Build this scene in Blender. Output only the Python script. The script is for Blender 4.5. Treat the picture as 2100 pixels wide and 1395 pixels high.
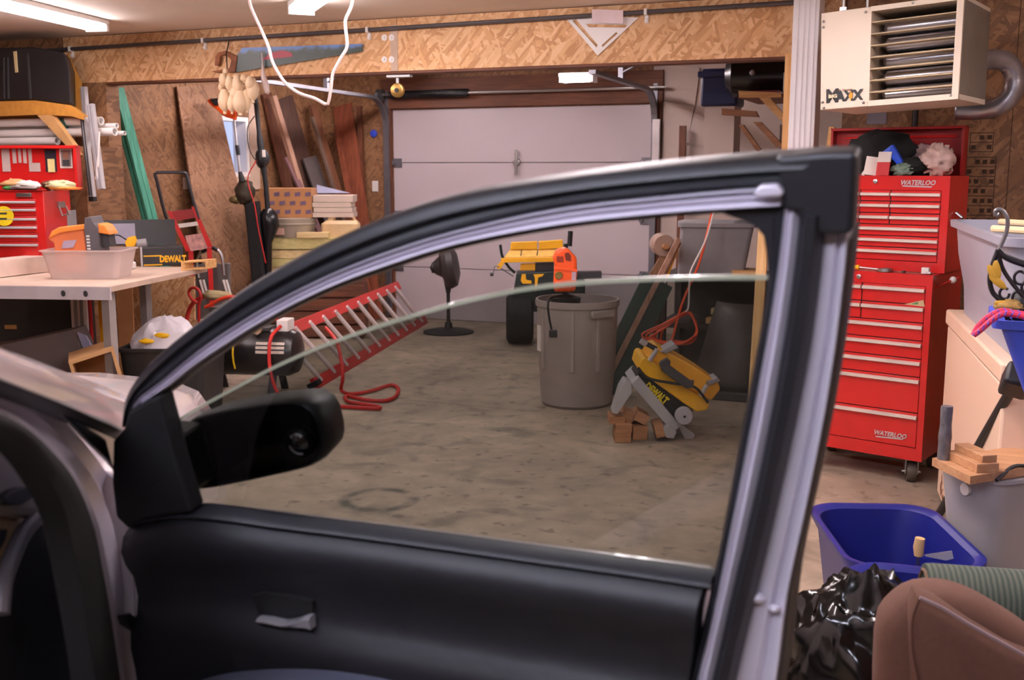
import bpy, bmesh, math, random
from mathutils import Vector, Matrix, noise
random.seed(7)
for o in list(bpy.data.objects): bpy.data.objects.remove(o)
SC = bpy.context.scene
COL = SC.collection
# ------------------------------------------------------------------ camera
F = 2180.0; EYE = 1.54; PITCH = math.radians(9.2); YAW = math.radians(22)
cd = bpy.data.cameras.new('camera'); cam = bpy.data.objects.new('camera', cd); COL.objects.link(cam)
cam.location = (0, 0, EYE); cam.rotation_euler = (math.pi/2-PITCH, 0, YAW)
cd.sensor_width = 36; cd.lens = 36*F/2100; cd.clip_start = .02
cd.dof.use_dof = True; cd.dof.focus_distance = 4.2; cd.dof.aperture_fstop = 5.0
SC.camera = cam
# ------------------------------------------------------------------ world, exposure
w = bpy.data.worlds.new('sky'); SC.world = w; w.use_nodes = True
w.node_tree.nodes['Background'].inputs[0].default_value = (.62, .68, 1, 1)
w.node_tree.nodes['Background'].inputs[1].default_value = 1.1
vs = SC.view_settings
vs.view_transform = 'Standard'; vs.look = 'None'; vs.gamma = 1; vs.use_curve_mapping = False; vs.exposure = 0.05
TUBE_POWER = 46.0
LIGHT_COL = (1, .89, .92)
# ------------------------------------------------------------------ pixels to points
FW = Vector((-math.sin(YAW)*math.cos(PITCH), math.cos(YAW)*math.cos(PITCH), -math.sin(PITCH)))
RT = Vector((math.cos(YAW), math.sin(YAW), 0)); UP = RT.cross(FW); C0 = Vector((0, 0, EYE))
def ray(x, y): return FW+RT*((x-1050)/F)-UP*((y-697.5)/F)
def at(x, y, X=None, Y=None, Z=None):
    d = ray(x, y)
    i, v = (0, X) if X is not None else (1, Y) if Y is not None else (2, Z)
    return C0+d*((v-C0[i])/d[i])
def onplane(x, y, p0, n):
    d = ray(x, y); return C0+d*((p0-C0).dot(n)/d.dot(n))
FR = {}
def L(T, px, py, d=0.0):
    m = FR[T.name]; mi = m.inverted(); o = mi @ C0; r = mi.to_3x3() @ ray(px, py)
    return o+r*((d-o.y)/r.y)
def PL(T, pts, d=0.0): return [L(T, x, y, d) for x, y in pts]
def LX(T, px, py, c):            # local plane x = c
    m = FR[T.name]; mi = m.inverted(); o = mi @ C0; r = mi.to_3x3() @ ray(px, py)
    return o+r*((c-o.x)/r.x)
def LZ(T, px, py, c):
    m = FR[T.name]; mi = m.inverted(); o = mi @ C0; r = mi.to_3x3() @ ray(px, py)
    return o+r*((c-o.z)/r.z)
# ------------------------------------------------------------------ materials
def lin(c):
    return tuple(((v/255)/12.92 if v/255 <= .04045 else ((v/255+.055)/1.055)**2.4) for v in c)
MATS = {}
def nodes(name):
    m = bpy.data.materials.new(name); m.use_nodes = True; nt = m.node_tree
    return m, nt, nt.nodes['Principled BSDF']
def N(nt, t, **k):
    n = nt.nodes.new(t)
    for a, b in k.items():
        if a.startswith('i_'): n.inputs[int(a[2:])].default_value = b
        else: setattr(n, a, b)
    return n
def coords(nt, scale=(1, 1, 1), rot=(0, 0, 0), kind='Object'):
    tc = N(nt, 'ShaderNodeTexCoord'); mp = N(nt, 'ShaderNodeMapping')
    mp.inputs['Scale'].default_value = scale; mp.inputs['Rotation'].default_value = rot
    nt.links.new(tc.outputs[kind], mp.inputs[0]); return mp.outputs[0]
def mat(name, rgb, rough=.55, metal=0.0, var=.12, scale=6.0, bump=0.0, stretch=(1, 1, 1), spec=.5, coat=0.0, alpha=None, trans=0):
    if name in MATS: return MATS[name]
    m, nt, b = nodes(name); c = lin(rgb)
    nz = N(nt, 'ShaderNodeTexNoise'); nz.inputs['Scale'].default_value = scale; nz.inputs['Detail'].default_value = 5
    nt.links.new(coords(nt, stretch), nz.inputs['Vector'])
    rp = N(nt, 'ShaderNodeValToRGB'); e = rp.color_ramp.elements
    e[0].position = .3; e[1].position = .7
    e[0].color = (*[v*(1-var) for v in c], 1); e[1].color = (*[min(1, v*(1+var)) for v in c], 1)
    nt.links.new(nz.outputs[0], rp.inputs[0]); nt.links.new(rp.outputs[0], b.inputs['Base Color'])
    b.inputs['Roughness'].default_value = rough; b.inputs['Metallic'].default_value = metal
    b.inputs['Specular IOR Level'].default_value = spec
    b.inputs['Coat Weight'].default_value = coat
    if trans: b.inputs['Transmission Weight'].default_value = trans
    if alpha is not None: b.inputs['Alpha'].default_value = alpha
    if bump:
        bp = N(nt, 'ShaderNodeBump'); bp.inputs['Strength'].default_value = bump; bp.inputs['Distance'].default_value = .01
        nt.links.new(nz.outputs[0], bp.inputs['Height']); nt.links.new(bp.outputs[0], b.inputs['Normal'])
    MATS[name] = m; return m
def osb(name, cols, dark=1.0, plane='xz'):
    """oriented strand board: three layers of stretched flakes"""
    if name in MATS: return MATS[name]
    m, nt, b = nodes(name); last = None
    tc = N(nt, 'ShaderNodeTexCoord')
    for i, (ang, st) in enumerate(((.2, (9, 9, 52)), (1.2, (9, 9, 46)), (2.3, (10, 10, 56)))):
        mp = N(nt, 'ShaderNodeMapping')
        a = (0, ang, 0) if plane == 'xz' else (ang, 0, 0)
        mp.vector_type = 'TEXTURE'
        mp.inputs['Rotation'].default_value = a; mp.inputs['Location'].default_value = (i*3.1, i*1.7, i*.9)
        mp.inputs['Scale'].default_value = (1/st[0], 1/st[1], 1/st[2])
        nt.links.new(tc.outputs['Object'], mp.inputs[0])
        vo = N(nt, 'ShaderNodeTexVoronoi'); vo.inputs['Scale'].default_value = 1
        nt.links.new(mp.outputs[0], vo.inputs['Vector'])
        sp = N(nt, 'ShaderNodeSeparateColor'); nt.links.new(vo.outputs['Color'], sp.inputs[0])
        rp = N(nt, 'ShaderNodeValToRGB'); e = rp.color_ramp.elements
        e[0].position = .08; e[0].color = (*lin(cols[0]), 1); e[1].position = .95; e[1].color = (*lin(cols[2]), 1)
        k = rp.color_ramp.elements.new(.45); k.color = (*lin(cols[1]), 1)
        nt.links.new(sp.outputs[0], rp.inputs[0])
        if last is None: last = rp.outputs[0]
        else:
            mx = N(nt, 'ShaderNodeMix', data_type='RGBA'); gt = N(nt, 'ShaderNodeMath', operation='GREATER_THAN')
            gt.inputs[1].default_value = .55; nt.links.new(sp.outputs[1], gt.inputs[0])
            nt.links.new(gt.outputs[0], mx.inputs[0]); nt.links.new(last, mx.inputs[6]); nt.links.new(rp.outputs[0], mx.inputs[7])
            last = mx.outputs[2]
    nz = N(nt, 'ShaderNodeTexNoise'); nz.inputs['Scale'].default_value = 1.3; nz.inputs['Detail'].default_value = 6
    nt.links.new(tc.outputs['Object'], nz.inputs['Vector'])
    mr = N(nt, 'ShaderNodeMapRange'); mr.inputs[1].default_value = .3; mr.inputs[2].default_value = .7
    mr.inputs[3].default_value = .72*dark; mr.inputs[4].default_value = 1.08*dark
    nt.links.new(nz.outputs[0], mr.inputs[0])
    mu = N(nt, 'ShaderNodeMix', data_type='RGBA', blend_type='MULTIPLY'); mu.inputs[0].default_value = 1
    nt.links.new(last, mu.inputs[6]); nt.links.new(mr.outputs[0], mu.inputs[7])
    nt.links.new(mu.outputs[2], b.inputs['Base Color']); b.inputs['Roughness'].default_value = .7
    MATS[name] = m; return m
def wood(name, c0, c1, axis=0, rough=.65, sc=9):
    if name in MATS: return MATS[name]
    m, nt, b = nodes(name)
    s = [sc*4]*3; s[axis] = sc*.35
    nz = N(nt, 'ShaderNodeTexNoise'); nz.inputs['Scale'].default_value = 1; nz.inputs['Detail'].default_value = 6; nz.inputs['Distortion'].default_value = .6
    nt.links.new(coords(nt, s), nz.inputs['Vector'])
    rp = N(nt, 'ShaderNodeValToRGB'); e = rp.color_ramp.elements
    e[0].position = .32; e[1].position = .68; e[0].color = (*lin(c0), 1); e[1].color = (*lin(c1), 1)
    nt.links.new(nz.outputs[0], rp.inputs[0]); nt.links.new(rp.outputs[0], b.inputs['Base Color'])
    b.inputs['Roughness'].default_value = rough
    MATS[name] = m; return m
def emit(name, rgb, s):
    if name in MATS: return MATS[name]
    m, nt, b = nodes(name); b.inputs['Base Color'].default_value = (*rgb, 1)
    b.inputs['Emission Color'].default_value = (*rgb, 1); b.inputs['Emission Strength'].default_value = s
    MATS[name] = m; return m
def glass(name, tint, gloss=.08, rough=.02):
    if name in MATS: return MATS[name]
    m = bpy.data.materials.new(name); m.use_nodes = True; nt = m.node_tree; nt.nodes.clear()
    out = N(nt, 'ShaderNodeOutputMaterial'); mx = N(nt, 'ShaderNodeMixShader')
    tr = N(nt, 'ShaderNodeBsdfTransparent'); tr.inputs[0].default_value = (*tint, 1)
    gl = N(nt, 'ShaderNodeBsdfGlossy'); gl.inputs['Roughness'].default_value = rough
    lw = N(nt, 'ShaderNodeFresnel'); gg = N(nt, 'ShaderNodeNewGeometry'); mr = N(nt, 'ShaderNodeMapRange'); mr.inputs[3].default_value = 1.45; mr.inputs[4].default_value = 1/1.45
    nt.links.new(gg.outputs['Backfacing'], mr.inputs[0]); nt.links.new(mr.outputs[0], lw.inputs[0])
    nt.links.new(lw.outputs[0], mx.inputs[0]); nt.links.new(tr.outputs[0], mx.inputs[1]); nt.links.new(gl.outputs[0], mx.inputs[2])
    nt.links.new(mx.outputs[0], out.inputs[0]); MATS[name] = m; return m
# ------------------------------------------------------------------ mesh builder
class MB:
    def __init__(s, m=None): s.v = []; s.f = []; s.m = m
    def add(s, vs, fs):
        b = len(s.v); s.v += [(s.m @ Vector(p)) if s.m else Vector(p) for p in vs]
        s.f += [[i+b for i in q] for q in fs]; return s
    def box(s, x0, x1, y0, y1, z0, z1):
        return s.add([(x0, y0, z0), (x1, y0, z0), (x1, y1, z0), (x0, y1, z0), (x0, y0, z1), (x1, y0, z1), (x1, y1, z1), (x0, y1, z1)],
                     [(3, 2, 1, 0), (4, 5, 6, 7), (0, 1, 5, 4), (1, 2, 6, 5), (2, 3, 7, 6), (3, 0, 4, 7)])
    def bar(s, a, b, w, t, n=(0, 0, 1)):
        a = Vector(a); b = Vector(b); d = (b-a).normalized(); n = Vector(n); n = n-d*n.dot(d)
        if n.length < 1e-4: n = d.orthogonal()
        n.normalize(); u = d.cross(n)*(w/2); n = n*(t/2)
        return s.add([a-u-n, a+u-n, a+u+n, a-u+n, b-u-n, b+u-n, b+u+n, b-u+n],
                     [(3, 2, 1, 0), (4, 5, 6, 7), (0, 1, 5, 4), (1, 2, 6, 5), (2, 3, 7, 6), (3, 0, 4, 7)])
    def tube(s, pts, r, seg=8, closed=False):
        pts = [Vector(p) for p in pts]; n = len(pts); vs = []; fs = []
        rs = r if isinstance(r, (list, tuple)) else [r]*n; pu = None
        for i, p in enumerate(pts):
            if closed: d = pts[(i+1) % n]-pts[i-1]
            else: d = pts[min(i+1, n-1)]-pts[max(i-1, 0)]
            d = d.normalized() if d.length > 1e-9 else Vector((0, 0, 1))
            u = (pu-d*pu.dot(d)) if pu is not None else d.orthogonal()
            if u.length < 1e-6: u = d.orthogonal()
            u.normalize(); pu = u; v = d.cross(u)
            for k in range(seg):
                a = 2*math.pi*k/seg; vs.append(p+(u*math.cos(a)+v*math.sin(a))*rs[i])
        for i in range(n if closed else n-1):
            j = (i+1) % n
            for k in range(seg):
                q = (k+1) % seg; fs.append((i*seg+k, i*seg+q, j*seg+q, j*seg+k))
        if not closed: fs += [tuple(range(seg))[::-1], tuple(range((n-1)*seg, n*seg))]
        return s.add(vs, fs)
    def lathe(s, prof, c=(0, 0, 0), seg=24, axis='z', sx=1.0, sy=1.0):
        vs = []; fs = []; c = Vector(c)
        for r, z in prof:
            for k in range(seg):
                a = 2*math.pi*k/seg; p = (r*math.cos(a)*sx, r*math.sin(a)*sy, z)
                if axis == 'x': p = (p[2], p[0], p[1])
                if axis == 'y': p = (p[0], p[2], p[1])
                vs.append(c+Vector(p))
        n = len(prof)
        for i in range(n-1):
            for k in range(seg):
                q = (k+1) % seg; fs.append((i*seg+k, i*seg+q, (i+1)*seg+q, (i+1)*seg+k))
        if prof[0][0] > 1e-5: fs.append(tuple(range(seg))[::-1])
        if prof[-1][0] > 1e-5: fs.append(tuple(range((n-1)*seg, n*seg)))
        return s.add(vs, fs)
    def prism(s, pts, off):
        pts = [Vector(p) for p in pts]; off = Vector(off); n = len(pts)
        return s.add(pts+[p+off for p in pts], [tuple(range(n))[::-1], tuple(range(n, 2*n))]+[(i, (i+1) % n, n+(i+1) % n, n+i) for i in range(n)])
    def loft(s, rings, cap=True):
        n = len(rings[0]); vs = [Vector(p) for r in rings for p in r]; fs = []
        for i in range(len(rings)-1):
            for k in range(n):
                q = (k+1) % n; fs.append((i*n+k, i*n+q, (i+1)*n+q, (i+1)*n+k))
        if cap: fs += [tuple(range(n))[::-1], tuple(range((len(rings)-1)*n, len(rings)*n))]
        return s.add(vs, fs)
    def grid(s, rows):
        n = len(rows[0]); vs = [Vector(p) for r in rows for p in r]
        return s.add(vs, [(i*n+k, i*n+k+1, (i+1)*n+k+1, (i+1)*n+k) for i in range(len(rows)-1) for k in range(n-1)])
    def blob(s, c, r, amp=.15, freq=2.0, seed=0, nu=18, nv=12, rid=False):
        c = Vector(c); r = Vector(r) if not isinstance(r, (int, float)) else Vector((r, r, r)); vs = []; fs = []
        for j in range(nv+1):
            th = math.pi*j/nv
            for i in range(nu):
                ph = 2*math.pi*i/nu; d = Vector((math.sin(th)*math.cos(ph), math.sin(th)*math.sin(ph), math.cos(th)))
                q = d*freq+Vector((seed*7.3, seed*3.1, seed*1.7))
                k = noise.noise(q)+.5*noise.noise(q*2.3)
                if rid: k = .5-abs(k)*2+.25*noise.noise(q*4)
                k = 1+amp*k
                vs.append(c+Vector((d.x*r.x*k, d.y*r.y*k, d.z*r.z*k)))
        for j in range(nv):
            for i in range(nu):
                q = (i+1) % nu; fs.append((j*nu+i, (j+1)*nu+i, (j+1)*nu+q, j*nu+q))
        return s.add(vs, fs)
    def obj(s, name, m, parent=None, smooth=True, bev=0.0, ang=35, label=None):
        me = bpy.data.meshes.new(name); me.from_pydata([tuple(v) for v in s.v], [], s.f); me.update()
        bm = bmesh.new(); bm.from_mesh(me); bmesh.ops.remove_doubles(bm, verts=bm.verts, dist=1e-6)
        bmesh.ops.recalc_face_normals(bm, faces=bm.faces); bm.to_mesh(me); bm.free()
        if m is not None: me.materials.append(m)
        o = bpy.data.objects.new(name, me); COL.objects.link(o)
        if parent is not None: o.parent = parent
        if smooth:
            try: me.shade_auto_smooth()
            except Exception: pass
            me.polygons.foreach_set('use_smooth', [True]*len(me.polygons))
            try: me.set_sharp_from_angle(angle=math.radians(ang))
            except Exception: pass
        if bev:
            bv = o.modifiers.new('bevel', 'BEVEL'); bv.width = bev; bv.segments = 2; bv.limit_method = 'ANGLE'; bv.angle_limit = math.radians(40)
        if label: o['label'] = label
        return o
def tag(o, label, cat, group=None):
    o['label'] = label; o['category'] = cat
    if group: o['group'] = group
    return o
def thing(name, label, cat, loc=(0, 0, 0), rz=0.0, group=None, rot=None):
    o = bpy.data.objects.new(name, None); COL.objects.link(o); o.empty_display_size = .05
    o.location = loc; o.rotation_euler = rot if rot else (0, 0, rz); tag(o, label, cat, group)
    from mathutils import Euler
    FR[o.name] = Matrix.Translation(Vector(loc)) @ Euler(rot if rot else (0, 0, rz)).to_matrix().to_4x4()
    return o
def struct(o): o['kind'] = 'structure'; return o
def solo(mb, name, m, label, cat, group=None, **k): return tag(mb.obj(name, m, None, **k), label, cat, group)
def cr(pts, n):
    """smooth resampling of a polyline"""
    P = [Vector(p) for p in pts]; out = []
    P = [P[0]*2-P[1]]+P+[P[-1]*2-P[-2]]
    m = len(P)-3; seg = []
    for i in range(m):
        a, b, c, d = P[i:i+4]
        for k in range(12):
            t = k/12; seg.append(.5*((2*b)+(c-a)*t+(2*a-5*b+4*c-d)*t*t+(3*b-a-3*c+d)*t**3))
    seg.append(P[-2]); ln = [0]
    for i in range(1, len(seg)): ln.append(ln[-1]+(seg[i]-seg[i-1]).length)
    j = 0
    for k in range(n):
        t = ln[-1]*k/(n-1)
        while j < len(ln)-2 and ln[j+1] < t: j += 1
        q = (t-ln[j])/max(1e-9, ln[j+1]-ln[j]); out.append(seg[j].lerp(seg[j+1], min(1, max(0, q))))
    return out
def text(s, size, depth, m, parent, mtx, shear=0.0, offset=0.0, sx=1.0, name='lettering', bold=True):
    """lettering as a thin solid; text reads along local x, up local z, proud toward -y"""
    cu = bpy.data.curves.new('t', 'FONT'); cu.body = s; cu.size = size; cu.extrude = depth; cu.shear = shear; cu.offset = offset
    cu.align_x = 'CENTER'; cu.align_y = 'CENTER'; cu.resolution_u = 2
    o = bpy.data.objects.new('t', cu); COL.objects.link(o)
    dg = bpy.context.evaluated_depsgraph_get(); me = bpy.data.meshes.new_from_object(o.evaluated_get(dg))
    bpy.data.objects.remove(o); me.name = name
    me.transform(mtx @ Matrix.Rotation(math.pi/2, 4, 'X') @ Matrix.Diagonal((sx, 1, 1, 1)))
    me.materials.clear(); me.materials.append(m)
    ob = bpy.data.objects.new(name, me); COL.objects.link(ob); ob.parent = parent; return ob
def T4(x, y, z): return Matrix.Translation((x, y, z))
def RX(a): return Matrix.Rotation(math.radians(a), 4, 'X')
def RY(a): return Matrix.Rotation(math.radians(a), 4, 'Y')
def RZ(a): return Matrix.Rotation(math.radians(a), 4, 'Z')
def pbox(T, x0, y0, x1, y1, d0, d1):
    a = L(T, x0, y0, d0); b = L(T, x1, y1, d0)
    return MB().box(min(a.x, b.x), max(a.x, b.x), d0, d1, min(a.z, b.z), max(a.z, b.z))
def copytree(o, loc=None, rot=None):
    r = o.copy(); COL.objects.link(r)
    if loc is not None: r.location = loc
    if rot is not None: r.rotation_euler = rot
    for ch in list(o.children):
        c = ch.copy(); COL.objects.link(c); c.parent = r
        for g in ch.children:
            d = g.copy(); COL.objects.link(d); d.parent = c
    return r
# common materials
OSB_L = osb('osb_light', ((196, 144, 96), (220, 170, 120), (236, 194, 148)))
OSB_D = osb('osb_wall', ((118, 82, 54), (142, 100, 66), (158, 114, 78)))
OSB_Y = osb('osb_wall_side', ((118, 82, 54), (142, 100, 66), (158, 114, 78)), plane='yz')
PINE = wood('pine', (206, 150, 88), (232, 184, 124)); PINEZ = wood('pine_upright', (206, 150, 88), (232, 184, 124), 2)
DARKW = wood('dark_wood', (84, 46, 28), (116, 68, 44)); DARKWZ = wood('dark_wood_upright', (84, 46, 28), (116, 68, 44), 2)
REDW = wood('reddish_wood', (116, 58, 36), (150, 80, 52), 2); GREYW = wood('grey_brown_wood', (88, 68, 58), (120, 96, 82), 2)
BLACK = mat('black_plastic', (22, 22, 25), .5, var=.1); RUBBER = mat('black_rubber', (24, 24, 26), .8)
STEEL = mat('steel', (180, 178, 176), .35, 1, var=.08); ALU = mat('aluminium', (205, 203, 206), .4, .9, var=.06)
ALUM = mat('dull_aluminium', (188, 184, 186), .5, .35, var=.08)
WHITE = mat('white_plastic', (232, 226, 222), .45, var=.04); CREAM = mat('cream', (226, 208, 180), .6, var=.06)
REDP = mat('red_paint', (196, 30, 28), .32, var=.06, coat=.3); REDD = mat('dark_red_paint', (150, 24, 24), .4)
YEL = mat('tool_yellow', (238, 176, 16), .42, var=.07); ORG = mat('signal_orange', (245, 92, 30), .4, var=.05)
GREY = mat('grey_plastic', (140, 136, 138), .55, var=.05); LGREY = mat('light_grey_plastic', (176, 172, 178), .5, var=.05)
DGREY = mat('dark_grey', (58, 56, 58), .6); NAVY = mat('navy_plastic', (24, 30, 70), .5)
PAPER = mat('paper', (232, 222, 212), .8, var=.04); HOSE = mat('red_hose', (190, 40, 34), .5); BROWN = mat('cardboard', (170, 118, 74), .8, var=.1)
# ================================================================== THE SETTING
def concrete():
    m, nt, b = nodes('concrete')
    tc = N(nt, 'ShaderNodeTexCoord'); geo = N(nt, 'ShaderNodeNewGeometry')
    def nz(scale, det=6, dist=0.0):
        n = N(nt, 'ShaderNodeTexNoise'); n.inputs['Scale'].default_value = scale; n.inputs['Detail'].default_value = det; n.inputs['Distortion'].default_value = dist
        nt.links.new(geo.outputs['Position'], n.inputs['Vector']); return n.outputs[0]
    def ramp(src, p0, c0, p1, c1):
        r = N(nt, 'ShaderNodeValToRGB'); e = r.color_ramp.elements; e[0].position = p0; e[1].position = p1
        e[0].color = (*c0, 1); e[1].color = (*c1, 1); nt.links.new(src, r.inputs[0]); return r.outputs[0]
    def mix(f, a, c, bt='MULTIPLY'):
        x = N(nt, 'ShaderNodeMix', data_type='RGBA', blend_type=bt)
        if isinstance(f, float): x.inputs[0].default_value = f
        else: nt.links.new(f, x.inputs[0])
        nt.links.new(a, x.inputs[6])
        if isinstance(c, tuple): x.inputs[7].default_value = (*c, 1)
        else: nt.links.new(c, x.inputs[7])
        return x.outputs[2]
    base = ramp(nz(1.1, 7, .5), .3, lin((150, 133, 116)), .7, lin((194, 174, 152)))
    base = mix(.8, base, ramp(nz(7, 8), .35, (.72, .74, .72), .62, (1, 1, 1)))
    base = mix(.75, base, ramp(nz(3.1, 4, 1), .54, (1, 1, 1), .70, (.50, .53, .53)))
    base = mix(.8, base, ramp(nz(13, 3), .60, (1, 1, 1), .70, (.45, .43, .41)))
    # dark tyre ring left by something round
    c = at(778, 1025, Z=0)
    sub = N(nt, 'ShaderNodeVectorMath', operation='SUBTRACT'); sub.inputs[1].default_value = c; nt.links.new(geo.outputs['Position'], sub.inputs[0])
    ln = N(nt, 'ShaderNodeVectorMath', operation='LENGTH'); nt.links.new(sub.outputs[0], ln.inputs[0])
    d = N(nt, 'ShaderNodeMath', operation='SUBTRACT'); d.inputs[1].default_value = .16; nt.links.new(ln.outputs['Value'], d.inputs[0])
    ab = N(nt, 'ShaderNodeMath', operation='ABSOLUTE'); nt.links.new(d.outputs[0], ab.inputs[0])
    mr = N(nt, 'ShaderNodeMapRange'); mr.inputs[1].default_value = .012; mr.inputs[2].default_value = .04; mr.inputs[3].default_value = 1; mr.inputs[4].default_value = 0
    nt.links.new(ab.outputs[0], mr.inputs[0])
    bk = N(nt, 'ShaderNodeMapRange'); bk.inputs[1].default_value = .38; bk.inputs[2].default_value = .58; nt.links.new(nz(6, 2), bk.inputs[0])
    pr = N(nt, 'ShaderNodeMath', operation='MULTIPLY'); nt.links.new(mr.outputs[0], pr.inputs[0]); nt.links.new(bk.outputs[0], pr.inputs[1])
    base = mix(pr.outputs[0], base, (.30, .36, .38))
    nt.links.new(base, b.inputs['Base Color']); b.inputs['Roughness'].default_value = .62
    bp = N(nt, 'ShaderNodeBump'); bp.inputs['Strength'].default_value = .15; bp.inputs['Distance'].default_value = .01
    nt.links.new(nz(40, 4), bp.inputs['Height']); nt.links.new(bp.outputs[0], b.inputs['Normal'])
    return m
CONC = concrete()
XL, XR, YN, YB, YP, ZC = -6.05, 3.4, -3.0, 9.75, 6.2, 2.48
fl = struct(MB().box(-7.2, XR+.3, YN-.3, YB+.6, -.2, -.012).obj('floor', mat('joint_dirt', (60, 52, 46), .9)))
xs = [-7.1, XR+.25]; ys = [YN-.25, 1.6, 6.22, YB+.5]
for i in range(1):
    for j in range(3):
        MB().box(xs[i]+.004, xs[i+1]-.004, ys[j]+.004, ys[j+1]-.004, -.15, 0).obj('slab', CONC, fl, smooth=False)
CEIL = mat('painted_ceiling', (228, 216, 204), .8, var=.05, scale=2)
struct(MB().box(-7.2, XR+.3, YN-.3, YP+.02, ZC, ZC+.15).obj('ceiling', CEIL, smooth=False))
struct(MB().box(XL-.3, XR+.3, YP+.02, YB+.6, ZC, ZC+.15).obj('ceiling_rear', wood('rear_ceiling_boards', (120, 76, 48), (160, 106, 70), 0), smooth=False))
# left wall with window
WY0, WY1, WZ0, WZ1 = 7.55, 8.40, 1.46, 2.0
wl = MB()
wl.box(XL-.15, XL, YP+.1, WY0, 0, ZC).box(XL-.15, XL, WY1, YB+.2, 0, ZC).box(XL-.15, XL, WY0, WY1, 0, WZ0).box(XL-.15, XL, WY0, WY1, WZ1, ZC)
wlo = struct(wl.obj('wall_left', OSB_Y, smooth=False))
struct(MB().box(-6.95, -6.8, YN-.3, YP+.1, 0, ZC).obj('wall_left_front', OSB_Y, smooth=False))
struct(MB().box(-6.95, XL, YP, YP+.1, 0, ZC).obj('wall_left_return', OSB_D, smooth=False))
for y0 in (6.31,):
    MB().box(XL-.004, XL+.011, y0, 7.475, .01, 2.44).obj('osb_panel', OSB_Y, wlo, smooth=False)
for y0, y1, z0, z1 in ((7.48, WY0-.01, .01, 2.44), (WY1+.01, 9.74, .01, 2.44), (WY0, WY1, .01, WZ0-.01), (WY0, WY1, WZ1+.01, 2.44)):
    MB().box(XL-.004, XL+.011, y0, y1, z0, z1).obj('osb_panel', OSB_Y, wlo, smooth=False)
TRIMT = mat('pale_trim', (190, 165, 145), .6)
wn = struct(MB().box(XL-.13, XL+.02, WY0, WY0+.04, WZ0, WZ1).box(XL-.13, XL+.02, WY1-.04, WY1, WZ0, WZ1).box(XL-.13, XL+.02, WY0+.04, WY1-.04, WZ0, WZ0+.04).box(XL-.13, XL+.02, WY0+.04, WY1-.04, WZ1-.04, WZ1).obj('window_1', WHITE, smooth=False))
MB().box(XL-.085, XL-.08, WY0+.04, WY1-.04, WZ0+.04, WZ1-.04).obj('pane', glass('clear_pane', (.95, .97, 1)), wn, smooth=False)
MB().box(XL+.011, XL+.03, WY1, WY1+.14, WZ0-.12, 2.3).obj('window_casing', TRIMT, wn, smooth=False)
MB().box(XL+.011, XL+.03, WY0-.1, WY1, WZ0-.1, WZ0).obj('window_casing', TRIMT, wn, smooth=False)
# rear wall with the garage door opening
DX0, DX1, DZ = -5.25, -2.54, 2.12
WHB = mat('white_board', (196, 178, 168), .7, var=.04)
rw = MB()
rw.box(XL-.15, DX0, YB, YB+.15, 0, ZC).box(DX0, DX1, YB, YB+.15, DZ, ZC)
rwo = struct(rw.obj('wall_rear', OSB_D, smooth=False))
struct(MB().box(DX1, .6, YB, YB+.15, 0, ZC).obj('wall_rear', WHB, smooth=False))
for poly in ([(1362, 130), (1436, 140), (1426, 216), (1362, 204)], [(1362, 207), (1425, 219), (1404, 322), (1404, 420), (1358, 420)],
             [(1428, 221), (1484, 232), (1464, 303), (1409, 293)], [(1487, 233), (1600, 255), (1600, 330), (1467, 304)], [(1409, 298), (1600, 340), (1600, 420), (1408, 420)]):
    MB().prism([at(x, y, Y=YB-.002) for x, y in poly], (0, -.02, 0)).obj('white_panel', WHB, rwo, smooth=False)
MB().box(DX0-.1, DX1+.1, YB-.05, YB, DZ+.01, DZ+.30).obj('header_board', DARKW, rwo, smooth=False)
for x0, x1 in ((DX0-.09, DX0), (DX1, DX1+.09)):
    MB().box(x0, x1, YB-.04, YB, 0, DZ+.01).obj('jamb_board', DARKWZ, rwo, smooth=False)
# garage door
GD = mat('door_enamel', (190, 178, 182), .5, var=.03, scale=2)
TRK = mat('galvanised_track', (120, 118, 124), .45, .7)
gd = struct(MB().box(DX0, DX1, YB+.05, YB+.09, 0, DZ).obj('door_1', GD, smooth=False))
for i in range(4):
    MB().box(DX0+.003, DX1-.003, YB+.008, YB+.05, i*.53+.004, (i+1)*.53-.002).obj('panel', GD, gd, bev=.004)
for i in range(1, 4):
    for x in (DX0+.05, DX1-.05):
        h = MB(); h.box(x-.05, x+.05, YB-.002, YB+.008, i*.53-.045, i*.53+.045).box(x-.06, x-.02, YB-.025, YB, i*.53-.02, i*.53+.02)
        h.obj('hinge', TRK, gd, bev=.003)
lk = MB(); c = at(1060, 333, Y=YB)
lk.lathe([(.0, -.02), (.035, -.02), (.04, 0), (.04, .012)], (c.x, YB-.004, c.z), 20, 'y').box(c.x-.012, c.x+.012, YB-.03, YB-.01, c.z-.12, c.z+.12)
lk.obj('lock_handle', STEEL, gd, bev=.003)
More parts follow.
